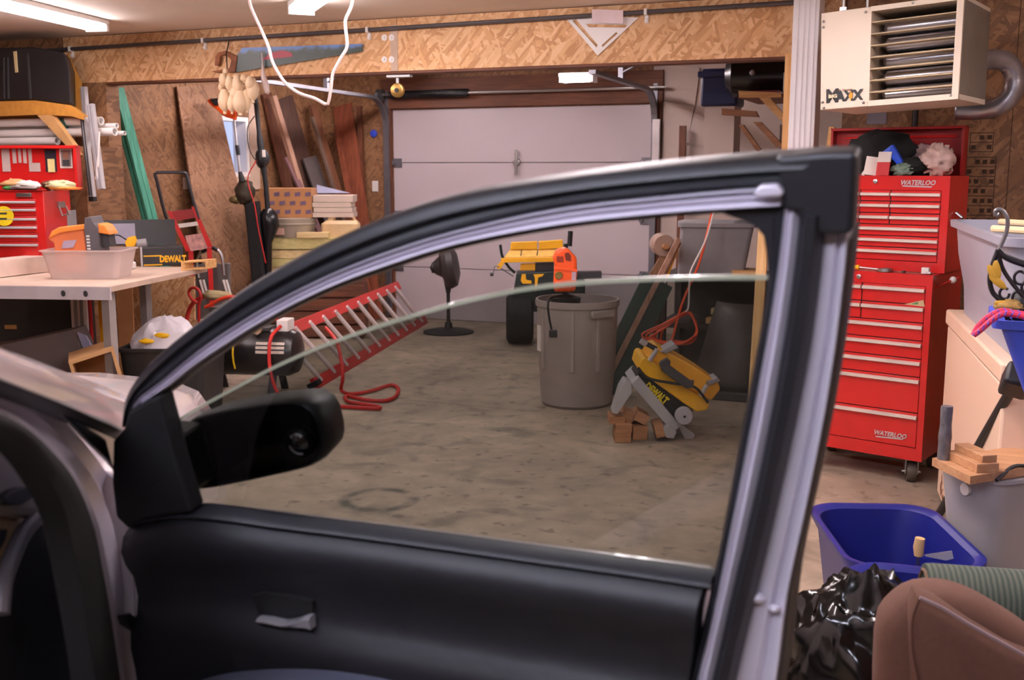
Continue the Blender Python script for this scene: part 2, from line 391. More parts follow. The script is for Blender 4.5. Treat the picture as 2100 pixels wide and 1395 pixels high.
for sx, x in ((1, DX0-.035), (-1, DX1+.035)):
    p = [(x, YB-.07, .02), (x, YB-.07, 1.95)]+[(x, YB-.07-.3*(1-math.cos(a)), 1.95+.28*math.sin(a)) for a in [k*math.pi/12 for k in range(1, 7)]]+[(x, 7.3 if sx > 0 else 7.8, 2.25)]
    t = MB()
    for a, b_ in zip(p[:-1], p[1:]): t.bar(a, b_, .055, .03, (0, 1, 0) if abs(a[2]-b_[2]) > .05 else (0, 0, 1))
    t.obj('track', TRK, gd, smooth=False)
    t2 = MB().box(x-.02, x+.02, 8.55, 8.59, 2.25, ZC).bar((x, 8.57, 2.3), (x+.35, 8.57, ZC-.01), .03, .01).box(x-.02, x+.02, YB-.06, YB-.02, 1.9, 2.3)
    t2.obj('track_bracket', TRK, gd, smooth=False)
    MB().box(x-.035-.02*sx, x+.035-.02*sx, YB-.09, YB-.055, 1.55, 1.98).obj('side_cover', mat('cover_metal', (200, 192, 192), .4, .3), gd, bev=.004) if sx < 0 else None
MB().tube([(DX0-.15, YB-.13, 2.26), (DX1+.15, YB-.13, 2.26)], .014, 10).obj('torsion_bar', STEEL, gd)
sp = MB(); sp.tube([(DX0+.05+.002*k, YB-.13+.035*math.cos(k*.9), 2.26+.035*math.sin(k*.9)) for k in range(430)], .006, 5); sp.obj('torsion_spring', BLACK, gd)
MB().lathe([(.0, -.03), (.06, -.03), (.05, 0), (.06, .03), (0, .03)], (DX0-.06, YB-.13, 2.26), 20, 'x').obj('cable_drum', DGREY, gd)
# right-hand partition in the plane of the beam
pw = struct(MB().box(-.55, XR+.3, YP, YP+.14, 0, ZC).obj('wall_right', OSB_D, smooth=False))
for x0 in (-.55, .3, 1.52, 2.2):
    x1 = {-.55: .297, .3: 1.517, 1.52: 2.197, 2.2: 3.4}[x0]
    MB().box(x0, x1, YP-.012, YP+.003, .01, ZC-.01).obj('osb_panel', OSB_D, pw, smooth=False)
INK = mat('panel_stamp_ink', (66, 44, 28), .9)
def stamp(x0, y0, x1, y1, rows, cols):
    s = MB(); Y = YP-.0125
    a = at(x0, y0, Y=Y); b = at(x1, y1, Y=Y); e = .004
    def ln(xa, xb, za, zb): s.box(xa, xb, Y-.001, Y+.0005, za, zb)
    ln(a.x, b.x, a.z-e, a.z); ln(a.x, b.x, b.z, b.z+e); ln(a.x, a.x+e, b.z, a.z); ln(b.x-e, b.x, b.z, a.z)
    for r in range(1, rows): z = a.z+(b.z-a.z)*r/rows; ln(a.x, b.x, z-e/2, z+e/2)
    for r in range(rows):
        for c in range(cols):
            if (r*5+c*3) % 4 == 0: continue
            xa = a.x+(b.x-a.x)*(c+.2)/cols; xb = a.x+(b.x-a.x)*(c+.8)/cols; z = a.z+(b.z-a.z)*(r+.5)/rows; h = abs(b.z-a.z)/rows*.22
            ln(xa, xb, z-h, z+h)
    s.obj('grade_stamp', INK, pw, smooth=False)
stamp(1990, 272, 2036, 312, 2, 3); stamp(1982, 322, 2034, 462, 7, 4); stamp(1990, 226, 2040, 244, 1, 4)
struct(MB().box(XR, XR+.15, YN-.3, YB+.3, 0, ZC).obj('wall_far_right', OSB_Y, smooth=False))
struct(MB().box(.45, .6, YP+.14, YB, 0, ZC).obj('wall_rear_right', WHB, smooth=False))
struct(MB().box(-7.2, XR+.3, YN-.15, YN, 0, ZC).obj('wall_front', mat('dim_wall', (120, 100, 84), .8), smooth=False))
# beam clad in two boards, joint plate between
bm_ = struct(MB().box(XL, -.55, YP+.01, YP+.13, 2.16, ZC).obj('trim_1', DARKW, smooth=False))
bj = at(816, 80, Y=YP).x
MB().box(XL+.02, bj-.002, YP-.012, YP+.01, 2.15, ZC-.004).obj('osb_panel', OSB_L, bm_, smooth=False)
MB().box(bj+.002, -.56, YP-.012, YP+.01, 2.15, ZC-.004).obj('osb_panel', OSB_L, bm_, smooth=False)
MB().box(XL+.02, -.56, YP-.005, YP+.12, 2.135, 2.15).obj('soffit_board', DARKW, bm_, smooth=False)
a = at(800, 52, Y=YP-.014); b = at(816, 130, Y=YP-.014)
MB().box(a.x, b.x, YP-.015, YP-.012, 2.152, a.z).obj('joint_plate', TRIMT, bm_, smooth=False)
for x, y in ((788, 77), (803, 77), (788, 122), (803, 122)):
    c = at(x, y, Y=YP-.015)
    MB().lathe([(.0, .012), (.007, .012), (.008, .004), (.02, .002), (.021, -.001)], (0, 0, 0), 16, 'y').obj('washer', WHITE, bm_).location = (c.x, c.y, c.z)
for o in bm_.children:
    if o.name.startswith('washer'): o.scale.y = -1
# OSB clad post at the left end of the beam, shelf unit edge
lp = struct(MB().box(-5.98, -5.66, YP-.012, YP+.12, 0, 2.15).obj('trim_2', OSB_D, smooth=False))
# white metal post at the right end
PW = mat('white_post', (250, 246, 248), .4, var=.02)
pt = struct(MB().box(-.80, -.665, 5.93, 6.17, 0, ZC-.001).obj('trim_3', PW, bev=.004))
for x in (-.775, -.745, -.72, -.69):
    MB().box(x-.004, x+.004, 5.924, 5.935, 0, ZC-.002).obj('rib', PW, pt, smooth=False)
MB().box(-.835, -.80, 5.95, 6.17, 0, 2.14).obj('stud', PINEZ, pt, smooth=False)
# ================================================================== THE CAR (open door in front of the camera)
CARC = Vector((-1.2, 1.3, 0))
car = thing('car', 'white car with its tinted passenger door swung open', 'car', CARC)
DP = Vector((0, 1.28, 1.02)); DN = Vector((0, 1, .15)).normalized()
def dpt(x, y, o=0.0): return onplane(x, y, DP+DN*o, DN)-CARC
def band(A, B, prof, n=48, o=0.0, back=.03):
    """strip between two traced lines with a moulded cross-section and a back side"""
    A = cr([dpt(x, y, o) for x, y in A], n); B = cr([dpt(x, y, o) for x, y in B], n)
    rings = []
    for a, b in zip(A, B):
        r = [a.lerp(b, t)+DN*q for t, q in prof]
        r += [b+DN*back, a+DN*back]; rings.append(r)
    return MB().loft(rings)
SIL = mat('silver_door_paint', (214, 208, 220), .28, .1, var=.03, coat=.4); BLKT = mat('door_trim_black', (17, 16, 20), .55, var=.1, scale=60, bump=.05)
SEAL = mat('door_seal', (18, 18, 23), .5, var=.08); WHP = mat('white_car_paint', (226, 214, 216), .22, var=.01, coat=.6)
o_out = [(252, 880), (256, 820), (282, 768), (335, 716), (420, 648), (520, 578), (650, 506), (800, 442), (950, 399), (1150, 365), (1350, 340), (1550, 322), (1690, 314)]
o_sil = [(266, 850), (284, 815), (330, 780), (380, 738), (430, 700), (530, 636), (660, 569), (800, 513), (950, 468), (1150, 425), (1350, 402), (1500, 388), (1600, 383)]
i_sil = [(278, 850), (300, 826), (345, 795), (395, 756), (440, 725), (540, 662), (660, 600), (800, 547), (950, 502), (1150, 466), (1350, 444), (1500, 434), (1600, 428)]
i_opn = [(325, 815), (345, 800), (370, 778), (410, 750), (450, 724), (550, 662), (670, 604), (800, 556), (950, 512), (1150, 475), (1350, 453), (1490, 443), (1600, 437)]
door = band(o_out, o_sil, [(0, .012), (.15, -.004), (.45, -.008), (.62, .0), (.8, -.006), (1, .006)], back=.05).obj('front_door', SEAL, car, ang=60, label='black weatherstripped window frame of the open door')
band(o_sil, i_sil, [(0, .008), (.14, -.004), (.28, .006), (.40, -.002), (.62, .006), (.82, -.004), (1, .012)], back=.04).obj('silver_channel', SIL, door, ang=60, label='silver metal channel around the window')
band(i_sil, i_opn, [(0, .012), (.5, .008), (1, .02)], back=.05).obj('glass_run', SEAL, door, ang=60)
# rear upright: silver strip, black seal, silver panel, black applique
v1l = [(1606, 425), (1596, 520), (1582, 620), (1562, 740), (1532, 900), (1500, 1062), (1466, 1230), (1427, 1395), (1390, 1560), (1330, 1900)]
v1r = [(1640, 440), (1632, 520), (1618, 630), (1600, 745), (1572, 900), (1538, 1062), (1500, 1225), (1462, 1395), (1425, 1560), (1365, 1900)]
v2r = [(1692, 440), (1684, 530), (1672, 630), (1654, 750), (1624, 900), (1588, 1062), (1548, 1230), (1508, 1395), (1470, 1560), (1410, 1900)]
v3r = [(1744, 400), (1738, 500), (1728, 600), (1712, 730), (1688, 880), (1654, 1050), (1616, 1230), (1596, 1395), (1570, 1560), (1520, 1900)]
v0 = [(1572, 470), (1572, 520), (1564, 620), (1544, 740), (1514, 900), (1484, 1062), (1452, 1225), (1412, 1395), (1376, 1560), (1316, 1900)]
band(v0, v1l, [(0, .02), (.5, .006), (1, .01)], back=.05).obj('glass_run', SEAL, door, ang=60)
band(v1l, v1r, [(0, .012), (.2, -.004), (.4, .004), (.6, -.002), (.8, .004), (1, .01)], back=.05).obj('inner_channel', SIL, door, ang=60, label='silver upright channel beside the glass')
band(v1r, v2r, [(0, .008), (.3, -.012), (.7, -.012), (1, .006)], back=.05).obj('rear_seal', SEAL, door, ang=60)
band(v2r, v3r, [(0, .02), (.45, .016), (.6, .026), (.7, .016), (.92, .012), (1, .03)], back=.12).obj('rear_flange', SIL, door, ang=60, label='silver painted rear edge of the door')
e0 = [(x, y) for x, y in v3r[1:]]; e1 = [(x+7, y) for x, y in v3r[1:]]
band(e0, e1, [(0, .02), (1, .03)], back=.12).obj('edge_trim', SEAL, door, ang=60)
cp = [(1588, 322), (1690, 313), (1757, 312), (1756, 360), (1750, 470), (1742, 482), (1690, 484), (1640, 470), (1640, 438), (1604, 432), (1598, 384)]
MB().prism([dpt(x, y, -.006) for x, y in cp], DN*.06).obj('corner_applique', SEAL, door, bev=.006, smooth=False)
cpr = [(1480, 437), (1612, 428), (1604, 480), (1580, 600), (1572, 520), (1566, 484), (1545, 460)]
MB().prism([dpt(x, y, .01) for x, y in cpr], DN*.03).obj('corner_gusset', SEAL, door, smooth=False)
cl = [(1545, 392), (1560, 380), (1592, 378), (1606, 392), (1604, 404), (1548, 406)]
MB().prism([dpt(x, y, -.014) for x, y in cl], DN*.02).obj('channel_clip', SIL, door, bev=.003)
# latch bumps
for x, y, r in ((1553, 1226, 15), (1588, 1247, 11)):
    c = dpt(x, y, .012); k = r/F*1.25
    MB().blob(c, (k*1.2, .008, k*.8), 0).obj('striker_bump', SIL, door)
# sill / belt seal
belt = [(262, 1062), (390, 1049), (600, 1075), (800, 1100), (1100, 1141), (1300, 1168), (1458, 1192)]
belt2 = [(262, 1082), (390, 1066), (600, 1090), (800, 1115), (1100, 1157), (1300, 1185), (1456, 1209)]
band(belt, belt2, [(0, .0), (.5, -.006), (1, .0)], back=.03).obj('belt_seal', SEAL, door, ang=60)
# moulded inner trim
prof = [(0, .004), (.012, -.012), (.035, -.02), (.06, -.012), (.085, .004), (.12, .010), (.15, .004), (.165, -.012), (.2, -.016), (.24, -.01), (.30, -.006), (.38, -.03), (.46, -.03), (.55, -.012), (.72, -.01)]
tl = cr([dpt(x, y) for x, y in belt2], 40)
tp = cr([dpt(x, y) for x, y in belt2[:-1]+[(1440, 1207)]], 40)
rows = [[p+Vector((-.09*(d/.7)*(i/39)**6+.02*(d/.7)*(1-i/39), q+.12*d*0, -d)) for i, p in enumerate(tp)] for d, q in prof]
tr = MB().grid(rows)
tr.grid([[p+Vector((0, .06, 0)) for p in rows[-1]], rows[-1]]).grid([[r[0] for r in rows], [r[0]+Vector((0, .06, 0)) for r in rows]]).grid([[r[-1] for r in rows], [r[-1]+Vector((0, .06, 0)) for r in rows]])
tr.obj('inner_trim', BLKT, door, ang=80, label='dark moulded inner trim panel')
arm = [(372, 1402), (450, 1375), (540, 1362), (640, 1360), (760, 1372), (880, 1398)]
ac = cr([dpt(x, y, -.03) for x, y in arm], 20)
MB().loft([[p+Vector((0, .02, -.0)), p+Vector((0, -.03, -.004)), p+Vector((0, -.055, -.02)), p+Vector((0, -.055, -.07)), p+Vector((0, .02, -.09))] for p in ac]).obj('armrest', mat('armrest_cloth', (70, 72, 88), .8), door, ang=60, label='grey padded armrest')
outer = [(262, 1070), (390, 1058), (800, 1110), (1456, 1200), (1430, 1395), (1330, 1900), (300, 1900)]
MB().prism([dpt(x, y, .06) for x, y in outer], DN*.06).obj('outer_skin', WHP, door, bev=.01)
# inner handle
hz = [(515, 1224), (540, 1218), (600, 1226), (640, 1234), (642, 1252), (634, 1268), (560, 1262), (532, 1262)]
MB().prism([dpt(x, y, -.016) for x, y in hz], DN*.03).obj('handle_recess', mat('recess_black', (8, 8, 9), .6), door, smooth=False)
CHR = mat('chrome', (225, 220, 225), .2, .7, var=.02)
lev = cr([dpt(x, y, -.02) for x, y in ((538, 1266), (560, 1269), (590, 1275), (612, 1272), (634, 1264), (646, 1264))], 16)
lv = MB(); lv.loft([[p+Vector((0, -.012, .004)), p+Vector((0, -.018, .0)), p+Vector((0, -.014, -.004-.012*max(0, (i-9)/6))), p+Vector((0, .002, -.004-.012*max(0, (i-9)/6))), p+Vector((0, .0, .004))] for i, p in enumerate(lev)])
lv.obj('inner_handle', CHR, door, label='chrome inner door handle')
# lowered window glass
gt = [(345, 872), (400, 838), (470, 800), (560, 752), (660, 708), (760, 672), (860, 641), (960, 614), (1080, 590), (1200, 577), (1350, 569), (1480, 566), (1590, 566)]
gb = [(352, 1090), (400, 1090), (470, 1100), (560, 1110), (660, 1120), (760, 1130), (860, 1140), (960, 1150), (1080, 1165), (1200, 1180), (1350, 1200), (1480, 1215), (1490, 1220)]
n = 60
A = cr([dpt(x, y, .026) for x, y in gt], n); B = cr([dpt(x, y, .026) for x, y in gb], n)
GLS = glass('tinted_door_glass', (.58, .605, .595))
MB().loft([[a, b, b+DN*.004, a+DN*.004] for a, b in zip(A, B)]).obj('window_glass', GLS, door, ang=60, label='green tinted glass wound half down')
MB().loft([[a+Vector((0, 0, .0005))-DN*.0005, a-Vector((0, 0, .0045))-DN*.0005, a-Vector((0, 0, .0045))+DN*.0045, a+Vector((0, 0, .0005))+DN*.0045] for a in A]).obj('glass_edge', mat('glass_edge', (186, 190, 164), .25, alpha=.55), door, ang=60)
# sail panel and wing mirror
sail = [(252, 880), (262, 845), (300, 822), (325, 812), (338, 860), (358, 940), (392, 1052), (300, 1064), (262, 1086), (236, 1062), (228, 990), (230, 905)]
MB().prism([dpt(x, y, -.012) for x, y in sail], DN*.035).obj('sail_panel', mat('sail_black', (8, 8, 9), .75, spec=.3), door, bev=.006, smooth=False)
mpoly = [(358, 930), (366, 890), (392, 862), (440, 846), (520, 832), (590, 824), (630, 828), (652, 850), (663, 885), (667, 915), (658, 942), (630, 958), (560, 975), (480, 992), (420, 1002), (385, 1000), (364, 975)]
mp = cr([dpt(x, y, .12) for x, y in mpoly+[mpoly[0]]], 48)[:-1]
mc = sum(mp, Vector())/len(mp)
hs = MB().loft([[mc+(p-mc)*s+DN*o for p in mp] for s, o in ((.93, .006), (.96, -.004), (1.0, .0), (1.02, .02), (.96, .07), (.75, .11), (.4, .13))])
hs.obj('mirror_housing', mat('mirror_black', (11, 11, 13), .5), door, ang=60, label='black wing mirror housing')
MB().loft([[mc+(p-mc)*.93+DN*.007 for p in mp], [mc+(p-mc)*.93+DN*.004 for p in mp]]).obj('mirror_glass', mat('mirror_silver', (120, 116, 118), .04, 1, var=.01), door, ang=60, label='dark reflecting mirror glass')
st = [dpt(x, y, .03) for x, y in ((290, 900), (345, 905), (366, 985), (372, 1030), (300, 1050))]
MB().prism(st, DN*.09).obj('mirror_stalk', MATS['mirror_black'], door, bev=.008, smooth=False)
c = dpt(612, 910, .118); k = 36/F*1.45
fr = MB(Matrix.Translation(c) @ Matrix.Rotation(math.atan(.15), 4, 'X'))
fr.lathe([(k*.86, -.002), (k*.9, -.006), (k, -.006), (k*1.04, .004)], (0, 0, 0), 28, 'y')
fr.obj('blind_spot_rim', MATS['mirror_black'], door)
fr = MB(Matrix.Translation(c) @ Matrix.Rotation(math.atan(.15), 4, 'X'))
fr.lathe([(0, -.010), (k*.3, -.0092), (k*.6, -.0065), (k*.9, -.002)], (0, 0, 0), 28, 'y')
fr.obj('blind_spot_mirror', mat('convex_mirror', (190, 186, 190), .03, 1, var=.01), door, label='small round convex mirror')
# ---- body of the car: side plane through the hinge, forward to the left
fwd = Vector((-.54, .84, 0)).normalized(); out_ = Vector((fwd.y, -fwd.x, 0))
HP = Vector((-1.21, 1.32, 0))
def bpt(x, y, o=0.0): return onplane(x, y, HP+out_*o, out_)-CARC
def bband(A, B, prof, n=40, o=0.0, back=-.03, oa=None):
    A = cr([bpt(x, y, o if oa is None else oa) for x, y in A], n); B = cr([bpt(x, y, o) for x, y in B], n)
    return MB().loft([[a.lerp(b, t)+out_*q for t, q in prof]+[b+out_*back, a+out_*back] for a, b in zip(A, B)])
pu = [(-160, 655), (-80, 683), (0, 714), (80, 742), (160, 773), (262, 808)]
plw = [(-160, 720), (-80, 745), (0, 775), (80, 806), (160, 838), (262, 884)]
bband(pu, plw, [(0, .0), (.2, .012), (.5, .018), (.8, .012), (1, -.0)], back=-.03, oa=-.10).obj('roof_pillar', WHP, car, ang=60, label='glossy white windscreen pillar')
q0 = plw; q1 = [(-160, 740), (-80, 764), (0, 792), (80, 822), (160, 856), (262, 902)]
bband(q0, q1, [(0, 0), (.5, .006), (1, -.004)]).obj('pillar_seal', SEAL, car, ang=60)
tri = [(96, 828), (250, 890), (250, 985), (215, 945)]
MB().prism([bpt(x, y, -.015) for x, y in tri], out_*.005).obj('quarter_glass', mat('dark_quarter_glass', (18, 18, 20), .08), car, smooth=False)
# flange of the door opening and its rubber seal
f0 = [(-90, 770), (0, 795), (70, 824), (120, 868), (170, 922), (215, 985), (244, 1050), (262, 1120), (276, 1240), (305, 1400), (330, 1560), (370, 1900)]
f1 = [(-90, 820), (0, 846), (62, 882), (104, 922), (142, 966), (172, 1022), (196, 1090), (209, 1160), (226, 1250), (248, 1400), (268, 1560), (300, 1900)]
f2 = [(-90, 868), (0, 886), (44, 910), (78, 948), (104, 990), (130, 1040), (148, 1110), (160, 1180), (174, 1260), (196, 1400), (224, 1560), (250, 1900)]
GFL = mat('grey_flange_paint', (206, 200, 216), .35, .2, var=.03)
bband(f0, f1, [(0, .01), (.12, -.006), (.3, -.012), (.42, .0), (.55, -.016), (.8, -.014), (.92, .002), (1, -.004)], o=.0, oa=-.06).obj('opening_flange', GFL, car, ang=60, label='grey painted flange of the door opening')
bband(f1, f2, [(0, .0), (.3, .007), (.7, .007), (1, .0)], o=-.004).obj('opening_seal', RUBBER, car, ang=60)
MB().prism([bpt(x, y, -.012) for x, y in ((238, 1262), (250, 1258), (262, 1268), (276, 1262), (282, 1282), (286, 1300), (262, 1294), (244, 1282))], out_*.014).obj('hinge', BLACK, car, bev=.003)
# fender and bonnet ahead of the hinge
def cl(s, o, z): return HP+fwd*s+out_*o+Vector((0, 0, z))-CARC
secs = []
for s, zt in ((.10, 1.05), (.25, 1.04), (.5, 1.03), (.8, 1.01), (1.1, .98), (1.4, .93), (1.55, .8)):
    secs.append([cl(s, -.02, .3), cl(s, .02, .45), cl(s, .03, .7), cl(s, .01, zt-.1), cl(s, -.03, zt-.035), cl(s, -.1, zt), cl(s, -.3, zt+.03), cl(s, -.8, zt+.05), cl(s, -.8, .3)])
MB().loft(secs).obj('fender', WHP, car, ang=60, label='white front fender and bonnet')
MB().loft([[cl(.05, -.12, 1.04), cl(.05, -1.5, 1.06), cl(.06, -1.5, 1.05), cl(.06, -.12, 1.03)], [cl(-.72, -.18, 1.5), cl(-.72, -1.4, 1.52), cl(-.71, -1.4, 1.51), cl(-.71, -.18, 1.49)]]).obj('windscreen', glass('windscreen', (.6, .65, .62)), car)
# wheel
wh = MB(Matrix.Translation(cl(.62, -.03, .32)) @ Matrix.Rotation(math.atan2(out_.y, out_.x), 4, 'Z'))
wh.lathe([(.05, .02), (.2, .02), (.22, .0), (.3, .01), (.32, -.03), (.32, -.17), (.28, -.19), (.05, -.19)], (0, 0, 0), 32, 'x'); wh.obj('wheel', RUBBER, car)
# rear body shell off to the left, sill
sh = MB(); sh.bar(cl(-1.6, -.05, .28), cl(.1, -.05, .28), .1, .16); sh.obj('sill', WHP, car, bev=.01)
sh = MB(); sh.bar(cl(-1.6, -.75, .22), cl(.1, -.75, .22), 1.3, .04); sh.obj('cabin_floor', DGREY, car)
# dashboard end
DASH = mat('dash_grey_beige', (176, 164, 154), .7, var=.05); 
d1 = [(-120, 830), (0, 862), (60, 900), (110, 968), (118, 1010), (92, 1048), (70, 1062), (0, 1054), (-120, 1040)]
MB().prism([bpt(x, y, -.10) for x, y in d1], -out_*.5).obj('dash_top', DASH, car, bev=.012, smooth=False, label='grey beige dashboard end')
vp = [(10+32*(1+math.cos(a)), 1020-2.0-17*math.sin(a)-8*math.cos(a)) for a in [k*math.pi/12 for k in range(24)]]
MB().prism([bpt(x, y, -.088) for x, y in vp], -out_*.02).obj('air_vent', BLACK, car, bev=.002)
d2 = [(-120, 1046), (0, 1056), (50, 1060), (66, 1072), (40, 1095), (18, 1140), (0, 1180), (-120, 1190)]
MB().prism([bpt(x, y, -.12) for x, y in d2], -out_*.4).obj('glovebox', mat('glovebox_tan', (216, 176, 126), .5), car, bev=.008, smooth=False)
MB().prism([bpt(x, y, -.112) for x, y in ((-120, 1085), (16, 1086), (10, 1110), (-4, 1135), (-120, 1140))], -out_*.01).obj('glovebox_slot', BLACK, car, smooth=False)
ar = cr([bpt(x, y, -.10) for x, y in ((72, 1066), (46, 1096), (26, 1140), (8, 1190), (0, 1260))], 20)
MB().tube(ar, .012, 10).obj('trim_hoop', mat('dash_silver', (128, 122, 126), .35, .4), car)
d3 = [(-120, 1180), (0, 1185), (30, 1100), (90, 1055), (125, 1000), (150, 1060), (180, 1250), (230, 1600), (260, 1900), (-120, 1900)]
MB().prism([bpt(x, y, -.13) for x, y in d3], -out_*.05).obj('kick_panel', mat('kick_black', (13, 13, 15), .8), car, bev=.01, smooth=False)
# ================================================================== LIGHTS OF THE PLACE AND ONE ADDED FILL
TUBE = emit('tube_glow', LIGHT_COL, TUBE_POWER); TUBE_B = emit('rear_tube_glow', (1, .93, .95), 8.0)
def fixture(label, a, b, z=None, glow=TUBE, w=.15, group='ceiling strip lights'):
    a = Vector(a); b = Vector(b); ln = (b-a).length; rz = math.atan2(-(b-a).x, (b-a).y); z = ZC if z is None else z
    t = thing('fluorescent_light', label, 'light', (a.x, a.y, z), rz, group)
    MB().box(-w/2, w/2, 0, ln, -.03, -.0005).obj('housing', WHITE, t, bev=.004)
    for x in (-w*.28, w*.28):
        MB().tube([(x, .04, -.05), (x, ln-.04, -.05)], .019, 8).obj('tube', glow, t)
    for y in (.02, ln-.02):
        MB().box(-w/2, w/2, y-.015, y+.015, -.075, -.03).obj('end_cap', WHITE, t, bev=.003)
    return t
fixture('long twin tube strip light above the red tool chest on the bench', (-5.13, 5.58), (-4.62, 3.2))
fixture('twin tube strip light in front of the painted saw, beside the looped cord', (-3.50, 5.42), (-2.25, 4.1))
fixture('strip light over the middle of the near bay', (-1.0, 4.5), (-1.0, 2.1), glow=emit('boosted_tube_glow', LIGHT_COL, TUBE_POWER*1.5))  # unseen fixture, tubes boosted to brighten the white post and floor
fixture('added unseen cool strip light over the car, standing in for daylight', (-1.9, .3), (.5, -.7), glow=emit('daylight_fill_glow', (.80, .82, 1), TUBE_POWER*1.7))  # added cool lamp, stands in for daylight from behind the camera
fixture('strip light hidden behind the beam toward the window', (-5.0, 6.9), (-5.0, 9.2))
fixture('strip light hidden behind the beam toward the rack', (-2.9, 6.7), (-2.9, 9.0))
fixture('strip light over the bins and bags', (1.45, 4.6), (1.45, 2.2))
rc = at(1192, 158, Z=2.36)
fixture('short strip light behind the beam by the garage door', at(1150, 160, Y=8.3).xy, at(1222, 160, Y=8.3).xy, z=at(1190, 150, Y=8.3).z, glow=TUBE_B, w=.12, group=None)
FR_T = None
# ================================================================== BEAM: conduit, saw, cord, cluster, templates
c0 = at(60, 106, Y=YP-.035); c1 = at(1632, 5, Y=YP-.035)
cu = thing('conduit', 'dark grey conduit pipe running along the beam', 'pipe', (c0+c1)/2)
MB().tube([c0-(c0+c1)/2, c1-(c0+c1)/2], .014, 10).obj('pipe', mat('conduit_grey', (92, 88, 90), .45, .6), cu)
for px in (142, 416, 754, 1324):
    t = (px-60)/(1632-60); q = c0.lerp(c1, 0)  # clip follows the pipe
    x = at(px, 60, Y=YP-.035).x; s = (x-c0.x)/(c1.x-c0.x); q = c0.lerp(c1, s)-(c0+c1)/2
    m = MB().box(q.x-.009, q.x+.009, q.y-.018, q.y+.022, q.z-.018, q.z+.018).box(q.x-.012, q.x+.012, q.y+.015, q.y+.022, q.z-.06, q.z-.018)
    m.lathe([(.006, -.006), (.011, -.006), (.011, .006)], (q.x, q.y+.012, q.z-.045), 12, 'y')
    m.obj('pipe_clip', WHITE, cu, bev=.002)
# painted hand saw
def saw_mat():
    m, nt, b = nodes('painted_landscape')
    sp = N(nt, 'ShaderNodeSeparateXYZ'); nt.links.new(coords(nt), sp.inputs[0])
    nz = N(nt, 'ShaderNodeTexNoise'); nz.inputs['Scale'].default_value = 14; nz.inputs['Detail'].default_value = 5; nt.links.new(coords(nt), nz.inputs['Vector'])
    ad = N(nt, 'ShaderNodeMath', operation='MULTIPLY_ADD'); ad.inputs[1].default_value = .09; nt.links.new(nz.outputs[0], ad.inputs[0]); nt.links.new(sp.outputs[2], ad.inputs[2])
    r = N(nt, 'ShaderNodeValToRGB'); e = r.color_ramp.elements; e[0].position = .78; e[0].color = (*lin((44, 58, 46)), 1); e[1].position = .88; e[1].color = (*lin((90, 128, 190)), 1)
    k = e.new(.83); k.color = (*lin((66, 78, 76)), 1)
    mr = N(nt, 'ShaderNodeMapRange'); mr.inputs[1].default_value = -.17; mr.inputs[2].default_value = .17; nt.links.new(ad.outputs[0], mr.inputs[0])
    nt.links.new(mr.outputs[0], r.inputs[0]); nt.links.new(r.outputs[0], b.inputs['Base Color']); b.inputs['Roughness'].default_value = .4
    return m
so = at(600, 125, Y=YP-.03); sw = thing('painted_saw', 'old hand saw painted with a green landscape hung on the beam', 'saw', so)
top = PL(sw, [(496, 98), (560, 96), (650, 93), (744, 90), (744, 104)]); bot = PL(sw, [(744, 104), (478, 148), (478, 132), (484, 116)])
teeth = []; a, b = bot[0], bot[1]
for k in range(60): teeth.append(a.lerp(b, k/60)); teeth.append(a.lerp(b, (k+.5)/60)+Vector((0, 0, -.008)))
MB().prism(top+teeth[1:]+bot[1:], (0, .003, 0)).obj('blade', saw_mat(), sw, smooth=False)
hd = PL(sw, [(446, 108), (462, 104), (486, 116), (482, 148), (440, 148), (432, 146), (470, 140), (474, 122), (462, 112), (452, 114), (448, 136), (440, 134), (441, 116)], -.008)
MB().prism(hd, (0, .02, 0)).obj('handle', wood('saw_handle', (110, 60, 30), (150, 88, 48)), sw, bev=.003)
car_m = PL(sw, [(538, 122), (555, 108), (580, 103), (598, 108), (600, 116), (575, 119), (540, 123)], -.0015)
MB().prism(car_m, (0, .002, 0)).obj('painted_shape', mat('painted_red', (176, 70, 84), .5), sw, smooth=False, label='red painted shape')
# hanging cream cluster
cc = at(495, 190, Y=YP-.12); cl_ = thing('hanging_cluster', 'cluster of cream bulbous pods hanging from the beam', 'decoration', cc)
CRM = mat('pale_cream_rubber', (236, 208, 172), .55, var=.05)
for x, y, r, h in ((458, 163, 10, 13), (470, 170, 9, 16), (487, 172, 13, 20), (512, 170, 10, 14), (518, 182, 14, 24), (460, 205, 14, 24), (492, 208, 17, 24), (482, 190, 12, 18), (475, 212, 10, 18), (505, 205, 11, 22), (452, 178, 5, 8), (500, 160, 8, 8), (462, 146, 6, 7)):
    c = L(cl_, x, y, random.uniform(-.03, .03)); k = 6.9/F
    pr = [(0, h*k), (r*k*.45, h*k*.9), (r*k*.8, h*k*.45), (r*k, -.1*h*k), (r*k*.85, -h*k*.6), (r*k*.4, -h*k*.92), (r*k*.25, -h*k*1.0), (r*k*.27, -h*k*1.2), (0, -h*k*1.3)]
    MB().lathe(pr, c, 14).obj('pod', CRM, cl_)
pc = L(cl_, 462, 100, .1); MB().tube([L(cl_, 470, 84, .1), L(cl_, 464, 110, .06), L(cl_, 466, 140, .03)], .004, 6).obj('hanging_cord', BLACK, cl_)
